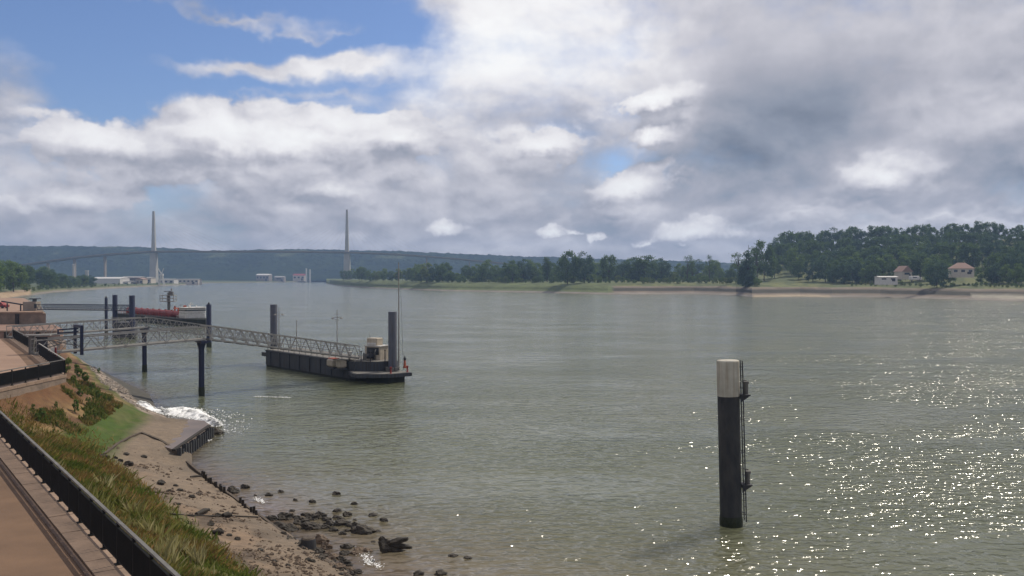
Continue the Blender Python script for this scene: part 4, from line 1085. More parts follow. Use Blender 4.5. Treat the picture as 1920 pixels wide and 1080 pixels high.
for t in (tLp, tRp):
    for sg in (-1, 1):
        for k in range(10):
            u = 14 + k * 14.5; xx = t.x + sg * u
            zd = float(np.interp(xx, [p.x for p in dk], [p.z for p in dk])); yd = float(np.interp(xx, [p.x for p in dk], [p.y for p in dk]))
            b = MB(); b.tube((t.x, t.y, t.z - 4 - (9 - k) * 2.6), (xx, yd, zd - .3), 0.09, n=4, cap=False); b.build('stay_cable', M['galv'], e)

# ---------------------------------------------------------------- far buildings
def gable(px0, px1, pyb, Y, hwall, hroof, depth, label, cat='building', wm='white', rmat='galv', rz=0.0, nwin=4, name='warehouse', ridge='x', door=True, group=None, wz=(0.45, 0.75)):
    a, c = AT(px0, pyb, Y), AT(px1, pyb, Y); w = c.x - a.x; cx = (a.x + c.x) / 2; z0 = a.z
    cy = Y + depth / 2
    e = empty(name, (cx, Y, z0), label, cat, group)
    b = MB(); b.box((cx, cy, z0 + hwall / 2 - 1), (w, depth, hwall + 2), rz); b.build('wall', M[wm], e)
    Mr = Matrix.Rotation(rz, 3, 'Z'); o = 0.5
    def q(x, y, z): v = Mr @ Vector((x, y, 0)); return (cx + v.x, cy + v.y, z0 + z)
    b = MB(); W2, D2 = w / 2 + o, depth / 2 + o
    if ridge == 'x':
        vs = [q(-W2, -D2, hwall - .1), q(W2, -D2, hwall - .1), q(W2, D2, hwall - .1), q(-W2, D2, hwall - .1), q(-W2, 0, hwall + hroof), q(W2, 0, hwall + hroof)]
        fs = [(0, 1, 5, 4), (2, 3, 4, 5), (0, 4, 3), (1, 2, 5), (3, 2, 1, 0)]
    elif ridge == 'y':
        vs = [q(-W2, -D2, hwall - .1), q(W2, -D2, hwall - .1), q(W2, D2, hwall - .1), q(-W2, D2, hwall - .1), q(0, -D2, hwall + hroof), q(0, D2, hwall + hroof)]
        fs = [(0, 1, 4), (1, 2, 5, 4), (2, 3, 5), (3, 0, 4, 5), (3, 2, 1, 0)]
    else:
        k = W2 - D2 * 0.8 if W2 > D2 else 0
        vs = [q(-W2, -D2, hwall - .1), q(W2, -D2, hwall - .1), q(W2, D2, hwall - .1), q(-W2, D2, hwall - .1), q(-k, 0, hwall + hroof), q(k, 0, hwall + hroof)]
        fs = [(0, 1, 5, 4), (2, 3, 4, 5), (0, 4, 3), (1, 2, 5), (3, 2, 1, 0)]
    b.add(vs, fs); b.build('roof', M[rmat], e)
    for i in range(nwin):
        x = -w / 2 + w * (i + 0.5) / nwin
        b = MB(); v = Mr @ Vector((x, -depth / 2 - .03, 0)); b.box((cx + v.x, cy + v.y, z0 + hwall * (wz[0] + wz[1]) / 2), (w / nwin * .5, .12, hwall * (wz[1] - wz[0])), rz); b.build('window', M['glass'], e)
    if door:
        b = MB(); v = Mr @ Vector((w * .28, -depth / 2 - .05, 0)); b.box((cx + v.x, cy + v.y, z0 + hwall * .2), (min(4, w * .18), .16, hwall * .4), rz); b.build('door', M['steel_dark'], e)
    return e
gable(171, 225, 537, 1180, 10.5, 2.0, 30, 'large white industrial hall with a long pale roof beside the dark trees', rmat='white', nwin=0, wm='white')
gable(222, 240, 537, 1190, 6.5, 1.2, 20, 'low white annex joined to the right end of the large white hall', nwin=2, wm='white')
gable(226, 262, 535, 1240, 11.0, 1.6, 24, 'long reddish brown shed with a pale roof behind the white annex', wm='rubble', rmat='galv', nwin=3)
gable(240, 256, 536.5, 1200, 6, 1.2, 16, 'small grey shed between the white annex and the pinkish building', wm='concrete', rmat='galv_dark', nwin=2)
gable(254, 268, 536, 1205, 9, 2, 16, 'cream building with a red band left of the bridge pylon', wm='cream', rmat='tile', nwin=2, ridge='y')
gable(314 - 55, 283, 534, 1300, 10, 1.5, 18, 'pale flat building partly hidden by the left bridge pylon', wm='render_wall', rmat='galv', nwin=3)
gable(296, 326, 534, 1330, 8, 1.2, 18, 'low white building just right of the left bridge pylon', wm='white', rmat='galv', nwin=3)
gable(327, 372, 532.5, 1420, 7.5, 1.0, 16, 'long low pale shed at the end of the quay right of the pylon', wm='render_wall', rmat='galv', nwin=6)
gable(480, 504, 527, 2080, 14, 3, 30, 'long grey hall with a pale roof edge at the foot of the hill', wm='concrete', rmat='white', nwin=4)
gable(514, 532, 527, 2090, 9, 3, 20, 'small round roofed grey shed at the foot of the hill', wm='concrete', rmat='galv', nwin=1)
gable(549, 571, 526, 2085, 12, 4, 24, 'low industrial building with a red roof beside the twin chimneys', wm='render_wall', rmat='red', nwin=3)
def chimney(px, pyt, pyb, Y, r, label, m='pylon', name='chimney'):
    a, t = AT(px, pyb, Y), AT(px, pyt, Y)
    e = empty(name, a, label, 'chimney' if name == 'chimney' else 'silo')
    b = MB(); b.tube((a.x, Y, a.z - 3), (a.x, Y, t.z - 1.2), r, r * .8, 14); b.build('shaft', M[m], e)
    b = MB(); b.tube((a.x, Y, t.z - 1.25), (a.x, Y, t.z), r * .92, r * .92, 14); b.build('rim', M['white'], e)
chimney(574.5, 503, 528, 2080, 2.2, 'left of two slim pale chimneys at the foot of the hill', 'white')
chimney(581, 505, 528, 2085, 2.2, 'right of two slim pale chimneys at the foot of the hill', 'white')
chimney(137.5, 495, 522, 1300, 1.6, 'slim pale chimney rising behind the trees on the left bank')
chimney(163, 507, 530, 1290, 3.0, 'stout pale silo just left of the large white hall', name='silo')
# white quay crane beside the pylon
a = AT(303, 540, 1210); t = AT(304, 505, 1210)
e = empty('quay_crane', a, 'white lattice quay crane standing right beside the left bridge pylon', 'crane')
b = MB()
for s in (-1, 1):
    for y in (-3, 3): b.bar((a.x + s * 5, 1210 + y, a.z - 2), (a.x + s * 1.0, 1210 + y * .4, a.z + 17), .8, .8)
for z, k in ((4, 4.2), (9, 3.1), (14, 1.7)):
    b.bar((a.x - k, 1208, a.z + z), (a.x + k, 1208, a.z + z), .5, .5)
b.build('leg_frame', M['white'], e)
b = MB(); b.box((a.x, 1210, a.z + 18), (4.5, 4, 3)); b.build('cab', M['white'], e)
b = MB(); b.bar((a.x, 1210, a.z + 19), (a.x - 5, 1210, a.z + 27), .9, .9); b.bar((a.x, 1210, a.z + 19), (a.x + 3, 1210, a.z + 27), .7, .7); b.build('jib', M['white'], e)
# houses on the right bank
gable(1791, 1829, 514, 520, 3.4, 3.4, 10, 'pale house with a pinkish hipped roof among the trees on the right bank', 'house', 'render_wall', 'tile', -0.25, 3, 'house', 'hip', wz=(.35, .75))
gable(1688, 1709, 518, 560, 3.0, 3.6, 8, 'small pale gabled house half hidden behind the white sheds', 'house', 'render_wall', 'tile', 0.2, 1, 'house', 'y', wz=(.35, .75))
gable(1649, 1683, 527.5, 520, 2.6, 0.5, 7, 'long white single storey shed left of the parked white van', 'shed', 'white', 'white', 0.0, 2, 'shed', 'x', wz=(.4, .7))
a = AT(1715, 526, 515)
e = empty('camper_van', a, 'white camper van parked on the right bank beside the long white shed', 'van')
b = MB(); b.box((a.x - .4, a.y, a.z + 1.5), (5.4, 2.3, 2.4), 0, .3); b.box((a.x + 2.9, a.y, a.z + 1.1), (1.8, 2.1, 1.5), 0, .3); b.build('body', M['white'], e)
b = MB(); b.box((a.x - .4, a.y - 1.16, a.z + 1.9), (2.4, .05, .6)); b.box((a.x + 2.8, a.y - 1.07, a.z + 1.5), (.9, .05, .5)); b.build('window', M['glass'], e)
for dx in (-2, 2.3):
    for dy in (-1, 1):
        b = MB(); b.tube((a.x + dx, a.y + dy - .1, a.z + .35), (a.x + dx, a.y + dy + .1, a.z + .35), .36, n=12); b.build('wheel', M['steel_dark'], e)
# low stone river wall on the right bank
b = MB()
pp = [G(px, py, 0.0) for px, py in ((1690, 558), (1780, 560.5), (1860, 562.5), (1920, 564.5), (2000, 568))]
for p, q in zip(pp[:-1], pp[1:]): b.bar(p + Vector((0, 0, .75)), q + Vector((0, 0, .75)), 1.2, 1.5)
b.build('river_wall', M['coping'], None, 'long low pale stone wall along the waterline of the right bank', 'wall', origin=pp[0])

# ---------------------------------------------------------------- trees
def zone(px):
    for lim, txt in ((880, 'left of the dark tree cluster'), (1045, 'left of the tall pair'), (1120, 'around the tall pair'), (1260, 'around the wide flat topped clump'), (1350, 'below the thin pale trees')):
        if px < lim: return txt
    return 'left of the tall spruce'
def wzone(px):
    for lim, txt in ((1560, 'at the left end'), (1680, 'left of the houses'), (1780, 'between the houses'), (1850, 'above the pinkish roof')):
        if px < lim: return txt
    return 'at the right end'
WR = ['foot row', 'second row', 'upper row', 'crest row']
def crown(kind, H, seed, leaf, ncl, per):
    r = np.random.default_rng(seed)
    C = []
    while len(C) < ncl:
        u = r.uniform(-1, 1, 3)
        z = (u[2] + 1) / 2
        rad = math.hypot(u[0], u[1])
        if kind == 'round': lim = math.sqrt(max(0, 1 - (2 * z - 1) ** 2)) ** 0.8
        elif kind == 'broad': lim = (math.sin(math.pi * min(1, z * .92 + .08)) ** 0.5)
        elif kind == 'conical': lim = (1 - z) ** 0.9 + 0.04
        elif kind == 'poplar': lim = math.sin(math.pi * (z * .9 + .08)) ** 0.7
        else: lim = math.sqrt(max(0, 1 - (2 * z - 1) ** 2))
        if rad > lim: continue
        if kind != 'sparse' and rad < lim * 0.45 and r.random() < 0.6: continue
        C.append((u[0], u[1], z))
    C = np.array(C)
    WH = {'round': (.38, .08, 1.0), 'broad': (.42, .04, 1.0), 'conical': (.20, .06, 1.0), 'poplar': (.13, .06, 1.0), 'sparse': (.30, .30, 1.0)}[kind]
    C[:, 0] *= WH[0] * H; C[:, 1] *= WH[0] * H; C[:, 2] = (WH[1] + C[:, 2] * (1 - WH[1])) * H
    # lumps: pull clusters towards a few boughs
    B = C[r.integers(0, len(C), max(6, ncl // 9))]
    near = np.argmin(((C[:, None] - B[None]) ** 2).sum(-1), 1)
    C = C * .62 + B[near] * .38
    sp = H * (.045 if kind != 'sparse' else .035)
    P = (C[:, None] + r.normal(0, sp, (ncl, per, 3)) * np.array((1, 1, .7))).reshape(-1, 3)
    n = len(P); a = r.normal(0, 1, (n, 3)); a /= np.linalg.norm(a, axis=1)[:, None]
    b_ = np.cross(a, r.normal(0, 1, (n, 3))); b_ /= np.linalg.norm(b_, axis=1)[:, None]
    s = leaf * r.uniform(.6, 1.3, (n, 1))
    V = np.stack([P - a * s - b_ * s * .6, P + a * s - b_ * s * .5, P + a * s * .8 + b_ * s * .6, P - a * s * .7 + b_ * s * .7], 1).reshape(-1, 3)
    return V, np.arange(n * 4).reshape(-1, 4), C

PROTO = {}
def proto_tree(key, kind, H, mkey, seed, leaf=.42, ncl=130, per=22):
    V, Fc, C = crown(kind, H, seed, leaf, ncl, per)
    cr = np_mesh('crown', V, Fc, M[mkey])
    b = MB(); r = random.Random(seed)
    top = H * {'sparse': .85, 'round': .6, 'broad': .6, 'conical': .97, 'poplar': .9}[kind]
    b.tube((0, 0, -1.5), (0, 0, top * .4), H * .018, H * .014, 7); b.tube((0, 0, top * .4), (r.uniform(-.4, .4), r.uniform(-.4, .4), top), H * .014, H * .004, 6)
    for k in range(0, len(C), max(1, len(C) // 16)):
        z0 = min(top * .9, max(H * .15, C[k][2] * .55)); b.tube((0, 0, z0), C[k], H * .007, H * .002, 4, cap=False)
    tk = b.build('trunk', M['bark'])
    COL.objects.unlink(cr); COL.objects.unlink(tk)
    PROTO[key] = (cr, tk, H)
proto_tree('roundA', 'round', 20, 'leaf_mid', 1); proto_tree('roundB', 'round', 20, 'leaf_dark', 2); proto_tree('broadA', 'broad', 22, 'leaf_dark', 3, ncl=170)
proto_tree('broadB', 'broad', 22, 'leaf_blue', 4, ncl=170); proto_tree('lightA', 'round', 12, 'leaf_light', 5, leaf=.3); proto_tree('spruce', 'conical', 28, 'leaf_blue', 6, leaf=.45, ncl=200)
proto_tree('poplar', 'poplar', 26, 'leaf_dark', 7, leaf=.4); proto_tree('sparse', 'sparse', 24, 'leaf_dark', 8, leaf=.3, ncl=70, per=14)
proto_tree('shrubA', 'broad', 6, 'leaf_mid', 9, leaf=.22, ncl=60, per=22); proto_tree('shrubB', 'broad', 6, 'leaf_light', 10, leaf=.22, ncl=60, per=22)
KL = {'roundA': 'mid green rounded tree', 'roundB': 'dark green rounded tree', 'broadA': 'broad dark green tree', 'broadB': 'broad blue green tree', 'lightA': 'small light green tree', 'spruce': 'dark conical spruce',
      'poplar': 'tall narrow dark tree', 'sparse': 'thin open crowned tree', 'shrubA': 'mid green bush', 'shrubB': 'light green bush'}
def tree(key, p, h, where, group, label=None, sx=1.0):
    cr, tk, H = PROTO[key]; k = h / H
    sh = 'shrub' in key
    r = empty('shrub' if sh else 'tree', p, label or (KL[key] + ' ' + where), 'shrub' if sh else 'tree', group)
    r.rotation_euler = (0, 0, random.uniform(0, 6.28)); r.scale = (k * sx, k * sx, k)
    for o in (cr, tk):
        c = o.copy(); COL.objects.link(c); c.parent = r
    return r
def ptree(key, px, pyt, D, where, group, label=None, sx=1.0):
    zg = far_ground(px, D); t = AT(px, pyt, D)
    h = max(2.0, t.z - zg)
    return tree(key, (t.x, D, zg), h, where, group, label, sx)
g = 'trees on the flat far bank'
for key, px, pyt, D, lab, sx in [
    ('broadA', 1064, 467, 700, 'tall spreading tree with an open fan crown, left of the tall pair', .85), ('broadB', 1096, 471, 705, 'tall dark tree with a domed crown, right of the tall pair', .8),
    ('poplar', 1026, 479, 760, 'slim dark tree standing alone left of the tall pair on the far bank', 1.1), ('roundB', 1142, 475, 740, 'dark tree with a pointed crown between the tall pair and the wide clump', .8),
    ('broadB', 1190, 481, 760, 'left tree of the wide flat topped clump on the far bank', 1.3), ('broadA', 1208, 476, 750, 'middle and highest tree of the wide flat topped clump on the far bank', 1.2),
    ('broadB', 1240, 483, 760, 'right tree of the wide flat topped clump on the far bank', 1.1), ('sparse', 1289, 474, 740, 'pale thin crowned tree standing high above the bushes', .9), ('sparse', 1298, 482, 745, 'smaller thin tree just right of the pale high one', .9),
    ('sparse', 1330, 473, 740, 'very thin pointed tree standing alone right of the pale ones', .5), ('sparse', 1386, 468, 640, 'open crowned bare looking tree left of the tall dark spruce', 1.1),
    ('spruce', 1403, 457, 585, 'tall dark spruce with its foot near the water on the far bank', 1.0), ('sparse', 1420, 462, 650, 'thin open tree between the tall spruce and the oak like tree', 1.0),
    ('broadA', 1433, 447, 660, 'high open tree touching the left edge of the big wood', .75), ('roundA', 1420, 520, 575, 'small green tree at the water beside the tall spruce', 1.2),
    ('roundB', 961, 493, 780, 'dark square looking tree in the middle of the far bank', 1.2), ('roundB', 905, 497, 800, 'dark tree left of the square looking one on the far bank', 1.2)]:
    ptree(key, px, pyt, D, '', g, lab, sx)
ptree('spruce', 1398, 480, 588, '', g, 'shorter dark spruce leaning against the tall one', 1.3)
ks = ['roundA', 'roundB', 'broadA', 'broadB', 'lightA', 'shrubA', 'shrubB']
for i in range(80):
    px = 785 + i * 7.9 + random.uniform(-5, 5); D = max(random.uniform(780, 960), G(px, float(np.interp(px, FBX, FBY)), 0).y + 60)
    key = random.choice(['roundA', 'roundB', 'broadB', 'broadA', 'roundA', 'lightA'])
    pyt = random.choice([random.uniform(484, 497), random.uniform(497, 512), random.uniform(500, 512)]) - (4 if 1150 < px < 1260 else 0) + (3 if px < 900 else 0)
    if key == 'lightA': pyt = random.uniform(506, 514)
    ptree(key, px, pyt, D, 'in the far bank belt ' + zone(px), 'far bank tree belt: ' + KL[key] + 's ' + zone(px))
for i in range(75):
    px = 800 + i * 8.2 + random.uniform(-4, 4)
    py0 = float(np.interp(px, FBX, FBY)); L0 = G(px, py0, 0).y; D = L0 + random.uniform(45, 75)
    key = random.choice(['shrubA', 'shrubB', 'shrubA'])
    zg = far_ground(px, D); t = AT(px, 500, D)
    tree(key, (t.x, D, zg), random.uniform(2.5, 6.5), 'at the far meadow edge ' + zone(px), 'bushes along the far bank: ' + KL[key] + 'es ' + zone(px))
for i in range(95):
    px = 775 + i * 6.9 + random.uniform(-4, 4); D = max(random.uniform(735, 850), G(px, float(np.interp(px, FBX, FBY)), 0).y + 50 + random.uniform(0, 40))
    key = random.choice(['shrubA', 'shrubB', 'shrubA']); t = AT(px, 500, D)
    tree(key, (t.x, D, far_ground(px, D)), random.uniform(4.0, 9.5), 'under the far belt trees ' + zone(px), 'undergrowth of the far tree belt: ' + KL[key] + 'es ' + zone(px), sx=1.25)
# big wood on the right
n = 0
for row, (dd, cnt) in enumerate([(95, 26), (150, 30), (210, 34), (275, 36)]):
    for i in range(cnt):
        px = 1450 + (1980 - 1450) * (i + random.uniform(.1, .9)) / cnt
        L0 = G(px, float(np.interp(px, FBX, FBY)), 0).y; D = L0 + dd + random.uniform(-18, 18)
        if row == 0 and (1785 < px < 1850 or px < 1480): continue
        top = float(np.interp(px, [1450, 1480, 1530, 1600, 1700, 1760, 1860, 1890, 1920, 2000], [440, 432, 431, 424, 421, 417, 414, 421, 415, 415]))
        pyt = top + (3 - row) * 17 + random.uniform(-3, 7)
        key = random.choice(['broadA', 'roundB', 'broadB', 'roundB', 'roundA' if row < 2 else 'roundB'])
        ptree(key, px, pyt, D, 'in the ' + WR[row] + ' of the right wood ' + wzone(px), 'right wood, ' + WR[row] + ' ' + wzone(px) + ': ' + KL[key] + 's', sx=random.uniform(.75, 1.0)); n += 1
for i in range(24):
    px = 1560 + 370 * (i + random.random() * .6) / 24
    if 1640 < px < 1735 or 1790 < px < 1832: continue
    L0 = G(px, float(np.interp(px, FBX, FBY)), 0).y; D = L0 + random.uniform(62, 80)
    ptree(random.choice(['roundB', 'broadB', 'roundA']), px, random.uniform(483, 502), D, '', 'smaller trees at the foot of the right wood ' + wzone(px), 'smaller rounded tree standing before the right wood ' + wzone(px), .9)
ptree('broadB', 1757, 484, 520, '', g, 'big round dark tree left of the house with the pinkish roof', .9)
for i in range(40):
    px = 1600 + 330 * i / 40 + random.uniform(-3, 3)
    L0 = G(px, float(np.interp(px, FBX, FBY)), 0).y; D = L0 + random.uniform(34, 46)
    zg = far_ground(px, D); t = AT(px, 500, D)
    key = random.choice(['shrubA', 'shrubB'])
    tree(key, (t.x, D, zg), random.uniform(1.2, 3.0), 'on the right bank edge ' + wzone(px), 'low bushes on the right bank ' + wzone(px) + ': ' + KL[key] + 'es')
# left bank
def lground(px, Y):
    L = G(px, float(np.interp(px, LBX, LBY)), 0).y
    return float(np.interp(Y - L, loffs, lzs))
for i in range(46):
    px = random.uniform(-25, 168); L0 = G(px, float(np.interp(px, LBX, LBY)), 0).y; D = L0 + random.uniform(45, 320)
    pyt = float(np.interp(px, [-25, 0, 40, 80, 120, 168], [480, 484, 489, 498, 508, 513])) + random.uniform(0, 14)
    zg = lground(px, D); t = AT(px, pyt, D); h = max(5, t.z - zg)
    key = random.choice(['roundB', 'broadA', 'roundA', 'broadB'])
    tree(key, (t.x, D, zg), h, 'in the dark grove on the left bank', 'dark grove on the left bank: ' + KL[key] + 's', sx=1.1 if h > 12 else 1.6)
for i in range(30):
    px = 45 + i * 8.5 + random.uniform(-3, 3); L0 = G(px, float(np.interp(px, LBX, LBY)), 0).y; D = L0 + random.uniform(16, 34)
    key = random.choice(['shrubA', 'shrubB']); t = AT(px, 500, D)
    tree(key, (t.x, D, lground(px, D)), random.uniform(3, 7) * (1 if px < 180 else .5), 'along the shore of the left bank', 'shore bushes of the left bank: ' + KL[key] + 'es')
for i in range(26):
    px = 645 + i * 6.5 + random.uniform(-3, 3); L0 = G(px, float(np.interp(px, FBX, FBY)), 0).y; D = L0 + random.uniform(45, 160)
    key = random.choice(['roundB', 'broadB', 'lightA', 'roundA']); t = AT(px, 500, D)
    tree(key, (t.x, D, far_ground(px, D)), random.uniform(9, 19), 'on the peninsula near the right pylon', 'trees on the peninsula: ' + KL[key] + 's')

# ---------------------------------------------------------------- shore details
def hit(px, py, it=14):
    z = 1.0
    for _ in range(it):
        p = G(px, py, z); z = 0.5 * z + 0.5 * max(bank_z(p.x, p.y), -0.05)
    p = G(px, py, z); return p

# slipway slab and the sheet pile wall that holds its river side
SZ = 0.78
sa, sb = G(331, 845, SZ), G(397, 799, SZ)
poly = [sa, sb, G(383, 789, SZ), G(345, 785, SZ), G(300, 784, SZ), G(272, 776, SZ), G(258, 790, SZ), G(275, 826, SZ)]
b = MB(); b.prism(poly, -1.0, SZ)
b.build('slipway', M['wetconcrete'], kind='structure')
sd = (sb - sa).normalized(); snn = Vector((sd.y, -sd.x, 0)); L0 = (sb - sa).length
e = empty('sheet_pile_wall', (sa.x, sa.y, 0), 'dark corrugated sheet pile wall along the river side of the small slipway', 'sheet piles')
npan = 15; wpan = L0 / npan
for i in range(npan):
    p = sa + sd * wpan * i; zt = SZ + random.uniform(-.10, .12)
    pr = [p + snn * .03, p + sd * wpan * .16 + snn * .24, p + sd * wpan * .58 + snn * .24, p + sd * wpan * .76 + snn * .03, p + sd * wpan * .98 + snn * .03]
    bk = [q - snn * .035 for q in pr[::-1]]
    b = MB(); b.prism(pr + bk, -1.6, zt); b.build('sheet_pile', M['blackpile'], e)
b = MB(); b.bar(sa - snn * .18 + Vector((0, 0, .03)), sb - snn * .18 + Vector((0, 0, .03)), .24, .14); b.build('capping_beam', M['timber'], e)

# thin concrete edging from the slipway down the beach
kp = [(258, 790), (300, 815), (331, 847)]
kerb = [(331, 846), (350, 866), (375, 886), (400, 905), (430, 926), (470, 955), (490, 969), (512, 985), (545, 1008), (575, 1028), (610, 1050), (650, 1078), (690, 1104)]
b = MB(); pts = [G(px, py, 0.16) for px, py in kerb]
for p, q in zip(pts[:-1], pts[1:]):
    d = (q - p); L = d.length; d.normalize(); n = max(1, int(L / 1.3))
    for i in range(n):
        a_, c_ = p + d * L * i / n, p + d * (L * (i + 1) / n - .03); j = random.uniform(-.03, .03)
        b.bar(a_ + Vector((0, 0, -.13 + j)), c_ + Vector((0, 0, -.15 + j)), .13, .36)
b.build('beach_edging', M['edge'], None, 'low dark broken edging running down the muddy beach towards the water', 'edging', origin=pts[0])
b = MB(); pts2 = [hit(px, py) + Vector((0, 0, .05)) for px, py in ((196, 852), (222, 832), (245, 820), (265, 812), (300, 826), (330, 845))]
for p, q in zip(pts2[:-1], pts2[1:]): b.bar(p, q, .16, .08)
b.build('beach_edging', M['edge'], None, 'low muddy stone edging curving above the flat beach left of the slipway', 'edging', origin=pts2[0])

for px, py in [(387, 900), (392, 904), (396, 906), (403, 910), (406, 913), (413, 918), (416, 920), (421, 923), (450, 943), (455, 949), (460, 953), (472, 961), (477, 963), (481, 966), (379, 890), (383, 893)]:
    p = G(px, py + 2, 0.12); h = random.uniform(.26, .42)
    b = MB(); b.tube((p.x, p.y, -.3), (p.x + random.uniform(-.03, .03), p.y, .12 + h), .085, .07, 7)
    b.build('stake', M['timber'], None, 'short dark worn timber stake in the row along the beach edging', 'stake', 'stakes along the beach edging', origin=(p.x, p.y, 0))

# rocks
def rock_mesh(seed, flat, sub=3):
    import bmesh
    bm = bmesh.new(); bmesh.ops.create_icosphere(bm, subdivisions=sub, radius=.5)
    r = random.Random(seed); o = Vector((r.uniform(-9, 9), r.uniform(-9, 9), r.uniform(-9, 9)))
    for v in bm.verts:
        n = v.co.normalized(); k = 1 + .5 * mnoise.noise(n * 1.3 + o) + .32 * mnoise.noise(n * 3.1 + o) + .14 * mnoise.noise(n * 7 + o)
        v.co = Vector((n.x * .5 * k, n.y * .42 * k, n.z * .5 * k * flat))
    me = bpy.data.meshes.new('rock'); bm.to_mesh(me); bm.free(); return me
RM = [rock_mesh(i, f) for i, f in enumerate((.55, .7, .45, .85, .6, .5))]
for me in RM: me.materials.append(M['rock'])
RB = [me.copy() for me in RM]
for me in RB: me.materials.clear(); me.materials.append(M['rubble'])
def rock(px, py, w, label='dark wet rock lying in the shallow water off the beach', group='dark rocks in the shallows', ms=RM, tall=1.0):
    p = hit(px, py + w * .12); D = p.y; s = w * D / F * 1.12
    o = bpy.data.objects.new('rock', random.choice(ms)); COL.objects.link(o)
    o.location = (p.x, p.y, max(p.z, -.04) + s * .10 * tall); o.rotation_euler = (random.uniform(-.2, .2), random.uniform(-.2, .2), random.uniform(-.5, .5)); o.scale = (s, s * random.uniform(.7, 1.1), s * random.uniform(.8, 1.1) * tall)
    return tag(o, label, 'rock', group)
for px, py, w in [(460, 915, 16), (504, 929, 14), (527, 923, 10), (479, 930, 6), (554, 939, 9), (586, 942, 13), (631, 927, 14), (664, 946, 12), (547, 959, 10), (632, 959, 15), (651, 967, 16), (699, 967, 15), (720, 977, 16), (666, 976, 9)]:
    rock(px, py, w, 'dark rock standing apart in the open shallow water beyond the rock band', 'separate rocks in the open shallows')
for px, py, w in [(572, 966, 16), (535, 971, 26), (510, 974, 20), (555, 970, 14), (565, 979, 26), (585, 972, 22), (601, 970, 20), (612, 975, 20), (631, 971, 14), (580, 989, 30), (595, 989, 22), (610, 990, 16), (620, 984, 22), (642, 982, 28), (657, 986, 18), (668, 989, 18),
                  (626, 995, 18), (642, 1002, 14), (709, 997, 10), (522, 984, 22), (532, 990, 24), (545, 991, 26), (532, 1000, 10), (570, 981, 16), (652, 996, 14), (500, 972, 12), (640, 974, 12)]:
    rock(px, py, w, 'dark rock in the dense rock band at the water edge above the stump', 'rocks of the dense band at the water edge')
for px, py, w in [(600, 1034, 18), (612, 1028, 20), (592, 1030, 14), (652, 1026, 22), (672, 1034, 20), (690, 1034, 16), (665, 1039, 16), (645, 1039, 18), (625, 1045, 20), (701, 1017, 10), (696, 1054, 11), (647, 1057, 22), (660, 1070, 16), (635, 1062, 20), (615, 1040, 16), (640, 1048, 14), (655, 1060, 14), (670, 1074, 18), (680, 1030, 12)]:
    rock(px, py, w, 'brown rock of the loose heap between the stump and the bottom edge', 'rocks of the heap below the stump', RM if w % 4 else RB)
for px, py, w in [(785, 1077, 20), (827, 1076, 22), (850, 1043, 16), (876, 1047, 14)]:
    rock(px, py, w, 'dark rock just breaking the surface near the bottom edge of the picture', 'rocks at the bottom edge in the water')
rock(241, 871, 16, 'largest rounded dark rock lying alone on the flat mud', None, RM, 1.1)
rock(195, 857, 20, 'dark ragged rock at the upper left corner of the flat mud', None)
rock(436, 923, 21, 'big round dark rock at the bend of the stake row', None, RM, 1.3)
rock(406, 812, 24, 'black rock at the river end of the sheet pile wall', None, RM, 1.1)
rock(392, 806, 18, 'black rock wedged against the end of the sheet pile wall', None, RM)
rock(682, 996, 40, 'long flat black slab of rock at the right end of the rock band', None, [RM[0]], .9)
rock(602, 1016, 28, 'big brown boulder leaning against the right side of the stump', None, RB, 1.5)
for px, py, w in [(237, 851, 10), (226, 864, 9), (217, 859, 7), (270, 856, 10), (360, 931, 11), (337, 919, 11), (302, 905, 15), (330, 910, 9), (318, 920, 8), (385, 955, 9), (410, 967, 12), (335, 945, 8), (395, 983, 12), (408, 1000, 12), (430, 1003, 9), (412, 995, 13), (445, 1010, 10), (488, 1031, 10), (500, 1045, 9), (515, 1052, 10), (540, 1060, 9), (372, 925, 8), (585, 1052, 12), (577, 1049, 9)]:
    rock(px, py, w, 'small dark stone lying on the gravelly beach', 'small dark stones on the beach')
# broken concrete wreck at the right of the rocks
p = G(728, 1034, 0); sc = p.y / F
e = empty('broken_concrete', (p.x, p.y, 0), 'broken black concrete block with jagged arms pointing right in the shallows', 'concrete block')
for nm, me_, lx, dz, sc_, ry, rz_ in (('block', RM[3], -.05, .22, (1.0, .7, 1.15), .15, .4), ('arm', RM[2], .55, .58, (1.35, .5, .62), -.22, .1), ('arm', RM[4], .62, .30, (1.45, .5, .5), .05, -.15), ('arm', RM[0], .45, .08, (1.1, .6, .5), .2, .3), ('arm', RM[1], -.38, .55, (.42, .4, .9), .2, 0)):
    o = bpy.data.objects.new(nm, me_); COL.objects.link(o); o.parent = e; o.location = (lx * .75, 0, dz * .8); o.rotation_euler = (0, ry, rz_); o.scale = tuple(q_ * .75 for q_ in sc_)
# stump of a timber or concrete post
p = G(578, 1034, .05)
e = empty('post_stump', (p.x, p.y, 0), 'thick broken post stump with a flat brown top on the beach edging', 'stump')
b = MB(); b.lathe((p.x, p.y, 0), [(.37, -.3), (.35, .3), (.31, .62)], 18); b.build('shaft', M['blackpile'], e)
b = MB(); b.lathe((p.x, p.y, .62), [(.31, 0), (.25, .06)], 18); b.build('top', M['edge'], e)
